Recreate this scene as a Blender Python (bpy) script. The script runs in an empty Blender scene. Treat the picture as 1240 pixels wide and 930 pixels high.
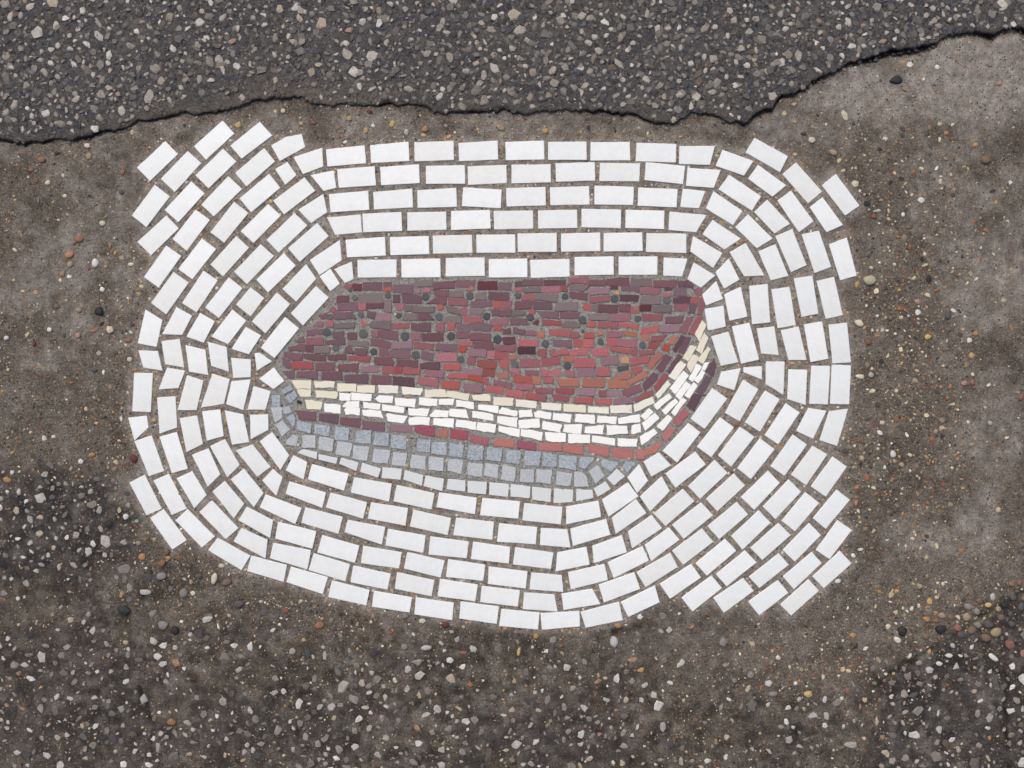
import bpy, bmesh, math, random
import numpy as np
from mathutils import Vector

# ------------------------------------------------------------------ camera, sky, sun, exposure
# One millimetre of pavement is one "px" below; x to the right, y downwards from the top left corner
# of the piece of road that is described. z = 0 is the level of the tile faces.
sc = bpy.context.scene
C = sc.collection
CX, CY, MM = 620.0, 465.0, 0.001

cam_data = bpy.data.cameras.new('camera')
cam_data.sensor_width = 36.0
cam_data.lens = 36.0 * 1.5 / 1.24
cam_data.clip_start = 0.01
cam_data.clip_end = 500.0
cam = bpy.data.objects.new('camera', cam_data)
cam.location = (0, 0, 1.5)
C.objects.link(cam)
sc.camera = cam

SUN_EL, SUN_AZ = math.radians(58), math.radians(-28)      # light from the far side, a little left
world = bpy.data.worlds.new('World')
sc.world = world
world.use_nodes = True
wn = world.node_tree
sky = wn.nodes.new('ShaderNodeTexSky')
sky.sky_type = 'NISHITA'
sky.sun_disc = False
sky.sun_elevation = SUN_EL
sky.sun_rotation = SUN_AZ
sky.dust_density = 6.0
sky.air_density = 1.0
bg = wn.nodes['Background']
bg.inputs['Strength'].default_value = 0.115
wn.links.new(sky.outputs['Color'], bg.inputs['Color'])

sun_data = bpy.data.lights.new('sun', 'SUN')
sun_data.energy = 1.35
sun_data.angle = math.radians(18)
sun_data.color = (1.0, 0.995, 0.93)
sun = bpy.data.objects.new('sun', sun_data)
d = Vector((math.sin(SUN_AZ) * math.cos(SUN_EL), math.cos(SUN_AZ) * math.cos(SUN_EL), math.sin(SUN_EL)))
sun.rotation_euler = d.to_track_quat('Z', 'Y').to_euler()
sun.location = (0, 2, 4)
C.objects.link(sun)

sc.view_settings.view_transform = 'Standard'
sc.view_settings.look = 'None'
sc.view_settings.gamma = 1.0
sc.view_settings.use_curve_mapping = False
sc.view_settings.exposure = -0.05

rnd = random.Random(11)
rng = np.random.default_rng(5)


def lin(r, g, b, k=1.0):
    f = lambda v: ((v / 255 + 0.055) / 1.055) ** 2.4 if v > 10.3 else v / 255 / 12.92
    return (min(1, f(r) * k), min(1, f(g) * k), min(1, f(b) * k), 1.0)


# ------------------------------------------------------------------ noise on the plane (numpy)
def vnoise(x, y, cell, seed):
    """smooth value noise, -1..1, feature size `cell` millimetres"""
    u = np.asarray(x, float) / cell + 1000.0
    v = np.asarray(y, float) / cell + 1000.0
    iu, iv = np.floor(u).astype(np.int64), np.floor(v).astype(np.int64)
    fu, fv = u - iu, v - iv
    fu = fu * fu * (3 - 2 * fu)
    fv = fv * fv * (3 - 2 * fv)

    def h(a, b):
        n = (a * 374761393 + b * 668265263 + seed * 974634777) & 0xFFFFFFFF
        n = ((n ^ (n >> 13)) * 1274126177) & 0xFFFFFFFF
        return ((n ^ (n >> 16)) & 0xFFFF) / 32767.5 - 1.0
    a = h(iu, iv) * (1 - fu) + h(iu + 1, iv) * fu
    b = h(iu, iv + 1) * (1 - fu) + h(iu + 1, iv + 1) * fu
    return a * (1 - fv) + b * fv


def P2(x, y, z=0.0):
    return ((x - CX) * MM, (CY - y) * MM, z * MM)


# ------------------------------------------------------------------ node helpers
def mat(name):
    m = bpy.data.materials.new(name)
    m.use_nodes = True
    nt = m.node_tree
    return m, nt, nt.nodes['Principled BSDF']


def node(nt, typ, **kw):
    n = nt.nodes.new(typ)
    for k, v in kw.items():
        if k in n.inputs:
            n.inputs[k].default_value = v
        else:
            setattr(n, k, v)
    return n


def noise_node(nt, vec, scale, detail=4.0, rough=0.6):
    n = node(nt, 'ShaderNodeTexNoise', Scale=scale, Detail=detail, Roughness=rough)
    nt.links.new(vec, n.inputs['Vector'])
    return n.outputs['Fac']


def ramp(nt, fac, stops, interp='LINEAR'):
    r = nt.nodes.new('ShaderNodeValToRGB')
    r.color_ramp.interpolation = interp
    el = r.color_ramp.elements
    while len(el) < len(stops):
        el.new(0.5)
    for e, (p, c) in zip(el, stops):
        e.position = p
        e.color = c
    nt.links.new(fac, r.inputs['Fac'])
    return r.outputs['Color']


def mix(nt, fac, a, b, mode='MIX'):
    m = nt.nodes.new('ShaderNodeMix')
    m.data_type = 'RGBA'
    m.blend_type = mode
    for sock, v in ((m.inputs[0], fac), (m.inputs[6], a), (m.inputs[7], b)):
        if isinstance(v, bpy.types.NodeSocket):
            nt.links.new(v, sock)
        else:
            sock.default_value = v
    return m.outputs[2]


def mathn(nt, op, a, b=0.0, clamp=False):
    m = nt.nodes.new('ShaderNodeMath')
    m.operation = op
    m.use_clamp = clamp
    for sock, v in ((m.inputs[0], a), (m.inputs[1], b)):
        if isinstance(v, bpy.types.NodeSocket):
            nt.links.new(v, sock)
        else:
            sock.default_value = v
    return m.outputs[0]


def bump(nt, bsdf, height, strength, dist):
    b = node(nt, 'ShaderNodeBump', Strength=strength, Distance=dist)
    nt.links.new(height, b.inputs['Height'])
    nt.links.new(b.outputs['Normal'], bsdf.inputs['Normal'])


def tag(o, label=None, cat=None, group=None, kind=None):
    for k, v in (('label', label), ('category', cat), ('group', group), ('kind', kind)):
        if v:
            o[k] = v
    return o


def link(name, me, m, parent=None):
    o = bpy.data.objects.new(name, me)
    if m is not None and not me.materials:
        me.materials.append(m)
    C.objects.link(o)
    o.parent = parent
    return o


GREY3 = lambda v: (v, v, v, 1.0)
# ------------------------------------------------------------------ tile outlines
# each block: (row, origin x, origin y, zoom); lines are outlines in that frame,
# a leading letter gives the glaze or stone, "@" makes a round piece (cx,cy radius)
WHITE = {
'150 140 5': '''
80,315 250,155 327,233 158,395
425,185 597,30 668,108 497,267
645,182 823,38 897,120 713,260
225,383 387,215 468,288 308,463
434,362 600,200 680,278 513,440
675,348 850,198 915,278 743,428
893,182 980,130 1075,112 1097,190 945,275
1028,252 1200,195 1207,307 1085,354
917,325 990,280 1044,360 978,418
50,605 187,420 277,490 137,675
248,572 408,400 488,470 330,645
470,540 632,368 715,445 545,610
702,502 880,353 946,437 770,585
905,515 1093,375 1158,455 970,598
1057,570 1207,475 1230,585 1133,650
83,765 258,605 332,683 165,845
295,747 435,570 520,632 380,817
525,707 667,523 752,590 608,770
708,700 873,535 950,605 785,770
865,752 1033,590 1110,665 937,830
995,803 1170,652 1240,730 1065,885''',
'380 140 5': '''
75,205 307,180 316,288 83,308
342,180 573,158 578,275 348,286
609,162 845,153 848,268 612,276
877,166 1112,152 1116,265 880,276
-20,360 120,333 135,437 60,455
142,325 368,308 376,422 153,437
402,312 637,296 641,408 408,421
680,305 913,300 916,412 680,413
932,308 1165,299 1168,408 935,419
92,477 328,455 336,570 103,586
360,463 595,443 600,555 366,568
627,453 862,438 866,552 630,558
905,435 1137,449 1132,560 897,548
80,617 283,600 291,706 130,722
295,595 530,585 535,698 301,706
567,587 800,581 803,690 568,697
831,578 1065,572 1070,683 833,692
193,752 430,735 436,847 202,858
461,737 695,730 700,838 465,845
721,728 957,722 960,830 723,836
985,722 1218,720 1220,830 986,830''',
'610 140 5': '''
10,160 243,152 246,265 14,270
270,160 500,158 502,268 270,268
527,162 763,160 765,270 525,272
805,165 1045,172 1042,283 800,275
48,298 283,295 285,403 48,410
315,290 550,282 553,393 317,400
583,287 825,290 820,397 580,396
862,283 1098,305 1085,415 853,390
15,440 252,433 254,543 18,550
281,435 516,428 520,538 283,542
551,425 787,432 783,541 550,538
816,435 1052,446 1046,555 812,545
-60,578 176,575 178,683 -57,688
208,575 443,571 446,680 210,684
472,565 710,570 708,680 472,675
740,570 972,577 970,687 737,679
1005,582 1228,602 1165,706 998,692
85,715 320,712 320,825 86,825
348,715 583,709 585,820 348,824
606,712 838,708 841,819 606,822
866,712 1104,716 1105,832 863,824''',
'820 140 5': '''
15,185 228,185 198,298 12,292
63,318 263,330 222,437 55,425
35,443 170,458 132,560 20,553
275,208 460,275 405,363 235,305
470,135 670,247 622,342 415,222
720,285 877,460 793,530 638,355
962,353 1103,545 1017,605 877,422
490,300 660,422 577,490 430,382
690,455 825,640 737,706 608,515
880,495 1003,662 905,706 803,555
315,360 507,488 453,575 252,447
545,510 682,655 590,713 467,583
220,458 395,578 338,662 175,562
430,598 577,745 483,803 353,675
215,632 385,745 287,810 155,718
97,730 273,832 218,922 80,822''',
'150 290 5': '''
122,228 257,38 347,100 210,290
330,180 472,-6 557,58 415,240
525,152 680,-20 757,50 600,223
668,195 828,30 908,100 745,270
803,243 968,83 1040,158 873,320
165,385 300,198 392,262 257,452
353,385 482,190 568,248 440,440
493,412 635,230 717,295 575,475
680,395 767,290 848,355 767,465
960,300 1103,150 1163,238 1043,375
1012,447 1163,283 1240,352 1085,520
776,497 927,322 1005,392 857,568
830,655 975,470 1060,538 912,718
85,628 130,425 232,488 197,650
232,573 318,410 412,462 352,577
380,588 462,445 550,495 483,625
530,588 657,425 740,492 630,633
653,662 738,530 830,582 757,695
88,672 205,677 233,795 118,775
228,617 337,603 365,775 250,755
373,640 492,668 510,820 395,800
508,620 622,652 635,800 530,765
650,718 768,727 768,833 663,838
792,690 820,686 895,737 805,795
820,845 907,775 970,857 907,905''',
'380 250 5': '''
-23,325 158,203 168,325 35,415
37,425 100,378 157,467 100,513
125,380 230,335 240,440 188,463
265,325 500,322 500,428 267,430
530,320 765,316 767,428 532,430
800,314 1033,310 1035,420 800,423
1060,320 1292,316 1293,428 1060,430''',
'610 250 5': '''
160,325 397,318 398,425 165,433
430,307 665,303 665,413 430,416
697,305 930,303 930,413 697,414
970,310 1112,318 1080,424 967,418''',
'150 420 5': '''
63,158 175,160 163,395 52,390
262,127 370,145 330,250 212,257
383,173 480,205 440,383 327,383
537,163 640,197 605,345 467,368
653,210 768,198 722,382 620,347
787,238 888,270 857,380 750,380
27,430 138,418 148,487 63,568
202,308 312,300 322,488 217,525
337,432 443,417 478,588 380,637
475,392 583,380 605,540 503,568
610,385 722,410 758,577 655,592
765,413 873,410 875,502 768,560
65,572 168,537 243,752 152,783
217,545 320,517 387,738 292,765
412,655 512,615 583,772 508,847
523,602 612,560 700,715 627,790
680,627 780,593 887,727 808,787
822,573 897,517 1000,657 948,745
980,748 1027,657 1110,698 1088,803
838,810 903,740 960,790 923,902''',
'820 260 5': '''
100,290 230,368 143,442 63,390
233,350 312,267 377,393 285,447
318,228 415,172 528,367 407,373
492,222 595,180 673,370 568,397
595,130 697,88 783,305 690,347
755,120 858,98 932,315 833,353
920,180 1027,140 1087,368 988,397
152,487 237,403 277,510 175,548
285,483 385,437 425,617 318,642
437,432 547,420 563,652 453,663
570,453 680,438 718,668 610,687
707,387 818,370 855,600 755,618
845,402 950,378 1003,608 900,630
167,572 280,552 293,678 188,700
207,737 310,710 370,893 265,915
332,678 437,655 495,877 388,902
483,690 588,677 615,850 510,840
627,702 735,678 783,880 675,880
768,665 877,647 915,872 808,892
917,667 1028,655 1052,893 942,900''',
'820 380 5': '''
268,352 385,330 345,463 242,427
402,325 512,318 512,397 402,353
538,290 650,290 643,490 537,425
675,337 787,340 777,552 668,515
813,315 925,317 912,548 800,545
937,310 1052,312 1040,548 926,545
82,635 213,450 303,513 167,697
290,600 400,400 492,457 378,650
412,658 533,465 620,517 502,713
531,735 657,543 742,598 612,790
722,708 795,570 903,588 822,757
862,765 920,592 1035,575 968,800
120,805 260,627 343,688 207,867
248,857 380,685 468,745 327,925''',
'150 540 5': '''
35,222 127,175 228,380 137,420
180,210 272,170 380,380 290,418
320,197 413,153 500,297 427,377
538,277 612,213 727,350 665,438
648,203 727,138 845,285 787,370
160,437 240,383 380,570 293,627
313,452 385,383 550,548 473,615
457,400 533,330 693,497 617,565
695,450 745,368 903,450 885,557
823,372 858,293 1075,377 1037,472
980,290 1003,215 1223,283 1200,375
665,578 713,497 870,570 857,680
917,560 935,460 1165,517 1140,622
512,632 567,557 765,665 712,752
747,757 773,665 987,722 967,823
985,825 1012,732 1235,795 1203,897
885,680 905,587 1133,632 1110,747''',
'340 500 5': '''
165,402 190,310 412,370 382,470
425,482 445,390 672,430 655,537
683,535 703,437 930,487 912,585
943,570 960,482 1187,515 1175,613
273,572 302,483 522,542 498,640
527,640 548,542 770,577 755,682
782,687 805,587 1030,638 1010,740
125,665 150,572 375,630 348,732
387,722 407,648 632,692 612,797
635,802 650,702 877,742 862,847
895,857 907,748 1137,780 1125,880
222,845 252,740 475,805 448,907''',
'340 600 5': '''
487,410 500,305 732,345 715,442
747,442 767,343 993,395 967,497
1000,492 1015,387 1238,420 1225,517
170,452 200,350 418,417 390,520
422,525 440,425 665,475 645,570
692,565 705,465 930,513 913,610
950,610 965,505 1192,540 1177,640
288,615 310,515 537,573 517,665
553,673 565,577 795,617 780,708
810,720 818,617 1047,650 1037,755''',
'550 560 5': '''
158,845 168,748 397,775 385,873
415,888 425,787 607,800 625,903
157,320 172,215 398,237 387,340
413,350 425,247 655,270 645,375
680,268 873,232 888,330 678,375
895,225 1052,122 1115,205 935,328
-5,440 13,335 240,360 230,468
260,480 272,368 502,393 493,495
520,500 525,397 685,407 703,515
703,402 920,343 945,438 720,505
955,335 1100,222 1163,307 978,432
102,585 115,480 338,513 330,612
357,617 370,513 600,547 585,645
615,660 625,545 800,512 820,618
837,505 1015,440 1045,543 847,610
205,735 210,630 443,660 433,763
457,768 467,667 650,683 660,785
690,665 910,615 930,712 707,768
930,605 1140,507 1178,595 967,700
650,795 835,765 885,857 663,893
875,740 1090,665 1125,765 907,848''',
'550 620 5': '''
32,645 40,542 270,572 258,677
273,690 287,587 517,610 507,712
523,613 758,600 760,693 533,712
765,605 998,545 1020,655 797,700
1010,545 1215,445 1243,547 1055,635''',
'720 470 5': '''
200,540 270,460 323,560 258,635
297,445 390,390 463,468 345,535
413,380 567,212 640,268 500,450
865,485 1000,305 1090,370 947,550
430,517 610,385 672,462 490,603
567,595 728,435 805,513 640,670
675,670 843,517 910,590 743,745
887,660 1050,500 1120,575 967,737
275,657 405,535 455,623 337,747
360,760 535,610 603,685 430,835
470,827 645,692 717,770 540,912
685,835 860,690 928,765 755,915''',
'720 580 5': '''
203,318 345,218 408,298 228,420
305,400 450,293 513,368 343,497
470,435 650,300 718,380 537,520
612,510 790,362 857,435 680,585
735,577 910,432 980,505 800,650
828,345 993,190 1065,265 895,428
943,417 1113,267 1187,340 1015,490
935,592 1115,450 1175,520 998,660
255,565 460,447 503,533 310,655
395,635 585,515 643,597 457,725
527,718 708,585 770,660 593,803
720,720 900,600 963,678 783,810
930,742 1110,613 1172,690 997,825''',
'830 540 5': '''
515,123 650,-68 735,-8 600,180
640,175 770,0 858,52 732,237
760,245 890,65 977,125 850,307
470,367 625,203 700,278 545,443
583,453 725,280 810,345 663,517
772,437 915,265 995,327 850,502''',
'830 600 5': '''
590,330 748,167 820,240 663,400
790,330 920,150 1007,210 873,385
590,490 765,342 825,410 658,567
770,490 935,335 1005,412 838,562
575,660 745,507 808,578 640,727''',
}
LIGHT = {
'340 500 5': '''
105,240 135,222 218,240 213,277
232,253 340,275 333,305 232,280
357,307 370,275 468,302 455,347
485,355 495,305 603,340 587,387
613,390 620,332 730,343 722,402
745,400 755,350 860,380 850,437
867,440 880,382 985,402 975,470
1007,460 1015,402 1115,412 1113,473''',
'550 560 5': '''
85,115 195,120 190,190 85,180
217,122 330,135 322,205 215,193
347,133 460,150 452,213 345,203
475,150 585,162 580,237 475,222
607,160 717,170 713,237 605,243
743,165 835,170 840,212 742,232
847,160 915,118 943,160 870,203
930,95 985,42 1030,82 967,135''',
}
GREY = {
'150 420 5 upper': '''
898,297 945,295 945,355 900,360
958,370 1000,362 1015,395 975,405
985,430 1020,410 1040,440 1025,485
955,265 1010,230 1020,255 970,285
980,310 1030,265 1050,300 1010,340''',
'150 420 5 lower': '''
890,370 950,365 955,430 915,455
920,475 960,450 1005,500 960,540
985,570 1025,535 1055,545 1040,600 985,590''',
'330 495 10 upper': '''
300,155 470,180 460,295 300,250
515,190 690,210 680,330 505,300
765,225 925,245 910,385 760,370
1015,275 1190,265 1190,415 1010,410''',
'330 495 10 lower': '''
365,330 515,325 515,470 360,465
570,345 740,370 720,515 560,490
790,395 960,425 930,575 770,550
990,445 1165,465 1140,630 975,600''',
'440 495 10 upper': '''
140,295 305,310 300,450 130,435
345,320 520,330 510,490 335,465
660,375 815,375 800,520 650,510
830,405 1000,410 1000,560 830,540
1050,420 1215,440 1200,590 1040,570''',
'440 495 10 lower': '''
130,490 320,510 290,665 115,640
365,530 525,545 505,695 350,675
590,560 755,580 745,740 570,705
800,590 970,600 960,750 795,735
1035,610 1205,630 1180,785 1025,745''',
'550 495 10 upper': '''
180,445 355,455 345,620 170,615
410,470 580,490 560,640 400,610
640,500 805,520 785,670 625,645
865,515 1045,530 1020,690 855,675''',
'550 495 10 lower': '''
175,660 340,675 330,820 165,800
385,665 530,685 515,840 365,800
590,685 745,715 720,880 570,850
810,735 965,745 955,890 800,880
1000,740 1180,745 1170,905 1000,890''',
'660 495 10 upper': '''
-20,540 140,560 130,705 -30,690
180,570 380,580 370,740 170,700
425,590 595,595 570,640 480,725 415,700
680,650 700,620 890,660 800,760 690,690
945,700 975,640 1095,650 1000,765''',
'660 495 10 lower': '''
150,760 325,790 305,930 140,920
365,770 440,770 500,830 530,940 360,940
535,755 640,690 715,815 610,900''',
}
BAND = {
'330 415 10 cream': '''
y 235,460 460,460 460,550 290,550
y 510,470 750,475 740,540 520,540
y 790,500 1010,505 1010,590 790,580''',
'330 415 10 first': '''
y 305,570 460,570 460,645 340,650
y 525,585 780,600 770,670 535,660
w 810,615 940,620 940,695 815,690
w 960,610 1195,630 1190,700 960,690''',
'330 415 10 second': '''
w 860,760 910,715 1045,710 1045,780 860,775''',
'330 415 10 third': '''
y 395,695 600,720 580,805 420,795
w 635,740 820,760 820,855 635,835
w 870,815 900,785 1050,795 1050,870 885,865''',
'440 415 10 cream': '''
y -70,525 135,525 130,605 -70,595
e 185,520 415,530 415,605 190,605
e 475,540 710,560 690,630 475,615
y 750,575 985,575 1000,650 750,655''',
'440 415 10 first': '''
w 150,680 195,640 360,655 345,725 190,720
w 390,675 630,690 615,780 395,755
w 680,670 895,690 885,765 675,745
w 920,690 1095,685 1080,750 920,745''',
'440 415 10 second': '''
w 5,725 200,745 195,805 10,790
w 235,750 490,790 485,845 235,815
w 550,800 795,805 765,885 555,870
w 810,875 870,820 1030,830 1020,900 820,895''',
'440 415 10 third': '''
w -5,815 210,825 235,910 0,875''',
'550 415 10 cream': '''
y -80,590 180,625 165,695 -90,650
y 220,640 400,630 435,650 435,705 240,695
y 485,660 720,680 705,760 480,745
e 750,690 990,720 985,785 755,770''',
'550 415 10 first': '''
w 30,700 235,725 230,800 110,770 30,770
w 295,755 530,770 525,845 295,805
w 545,830 580,790 760,830 755,885 550,860
w 790,825 935,815 940,890 795,900
w 975,850 1010,830 1175,860 1165,920 980,895''',
'550 415 10 second': '''
w -45,810 140,815 170,910 -50,885''',
'660 415 10 cream': '''
e -40,730 190,745 185,815 -35,800
y 230,745 485,765 490,840 235,825
e 530,775 765,790 765,855 525,840
e 795,770 1045,760 1045,850 795,845''',
'440 495 10 third': '''
w 285,65 530,95 480,170 300,145
w 560,115 680,100 800,110 800,195 560,185
w 855,120 1090,125 1090,225 960,205 850,190''',
'550 495 10 second': '''
w 225,35 465,70 465,140 225,100
w 525,100 765,115 755,220 530,165
w 790,145 1025,125 1030,220 790,230''',
'550 495 10 third': '''
w 35,135 260,170 255,250 25,210
w 285,170 500,195 490,285 275,255
w 540,215 790,250 785,340 540,265
w 815,250 1065,290 1055,380 810,320''',
'660 495 10 first': '''
w 105,60 315,75 305,160 100,130
w 375,75 595,80 600,175 370,155
w 640,90 865,105 855,180 630,160
w 890,120 1140,75 1145,155 895,180''',
'660 495 10 second': '''
w -25,155 195,195 185,280 -30,240
w 235,200 440,195 430,300 225,275
w 495,225 705,205 695,300 485,285
w 750,205 990,215 1000,295 755,310
w 1055,210 1145,185 1155,280 1055,300''',
'660 495 10 third': '''
w 5,290 245,305 245,395 100,400 10,370
w 280,310 540,320 535,410 285,405
w 580,330 845,365 840,440 575,400
w 885,365 1115,370 1105,450 885,445''',
'770 460 10 first': '''
w 60,440 160,350 205,395 105,480''',
'770 460 10 second': '''
w 80,525 230,405 280,460 115,610''',
'770 460 10 third': '''
w 55,690 220,595 255,640 75,785
w 260,560 390,430 440,470 320,610''',
'770 415 10 cream': '''
e -20,755 195,660 220,725 -10,835
e 240,630 390,460 420,505 270,670
e 400,405 540,230 605,265 470,450
y 575,190 660,35 725,50 630,220
y 720,-100 805,-260 850,-220 770,-20''',
'770 415 10 first': '''
w 225,750 400,620 430,660 260,805
w 415,555 575,350 635,400 480,615
y 635,240 700,145 760,180 665,360 625,290
y 735,85 830,-120 870,-60 790,130''',
'770 415 10 second': '''
w 315,820 475,685 505,720 355,865
w 485,645 605,475 660,510 530,685
w 645,440 735,265 790,290 685,465
y 760,220 870,55 900,80 810,255''',
'770 415 10 third': '''
w 435,845 570,670 610,700 465,880
w 595,635 700,490 740,520 650,665
w 715,455 800,335 835,360 755,485
w 805,315 840,245 885,245 835,330''',
}
FOOT = {
'330 495 10': '''
P 280,25 515,45 515,135 330,125
v 570,65 790,80 780,180 570,140
P 825,110 1055,125 1050,220 825,185''',
'440 495 10': '''
P -5,150 260,170 250,270 -5,235
V 325,190 575,215 575,290 325,260
c 625,210 855,215 850,330 740,315 620,265
S 905,270 955,245 1015,280 1015,350 900,335''',
'550 495 10': '''
c -40,255 165,270 155,370 -40,350
K 190,320 410,355 395,445 190,385
b 490,365 720,385 715,465 490,450
k 765,395 985,410 980,500 765,470''',
'660 495 10': '''
b -70,420 190,425 200,510 -70,490
b 230,435 460,455 450,550 225,510
b 525,440 775,470 760,580 525,520
b 820,480 1065,490 1060,605 820,580
b 1110,500 1185,490 1200,600 1110,600''',
'770 460 10': '''
b 100,870 270,760 305,790 240,870 110,920
b 315,690 400,570 470,600 360,755
K 460,510 570,360 640,405 515,560''',
'770 415 10': '''
v 850,345 940,205 970,270 935,405
v 740,590 850,405 910,430 795,635
v 620,760 710,620 790,645 695,820''',
}
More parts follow.
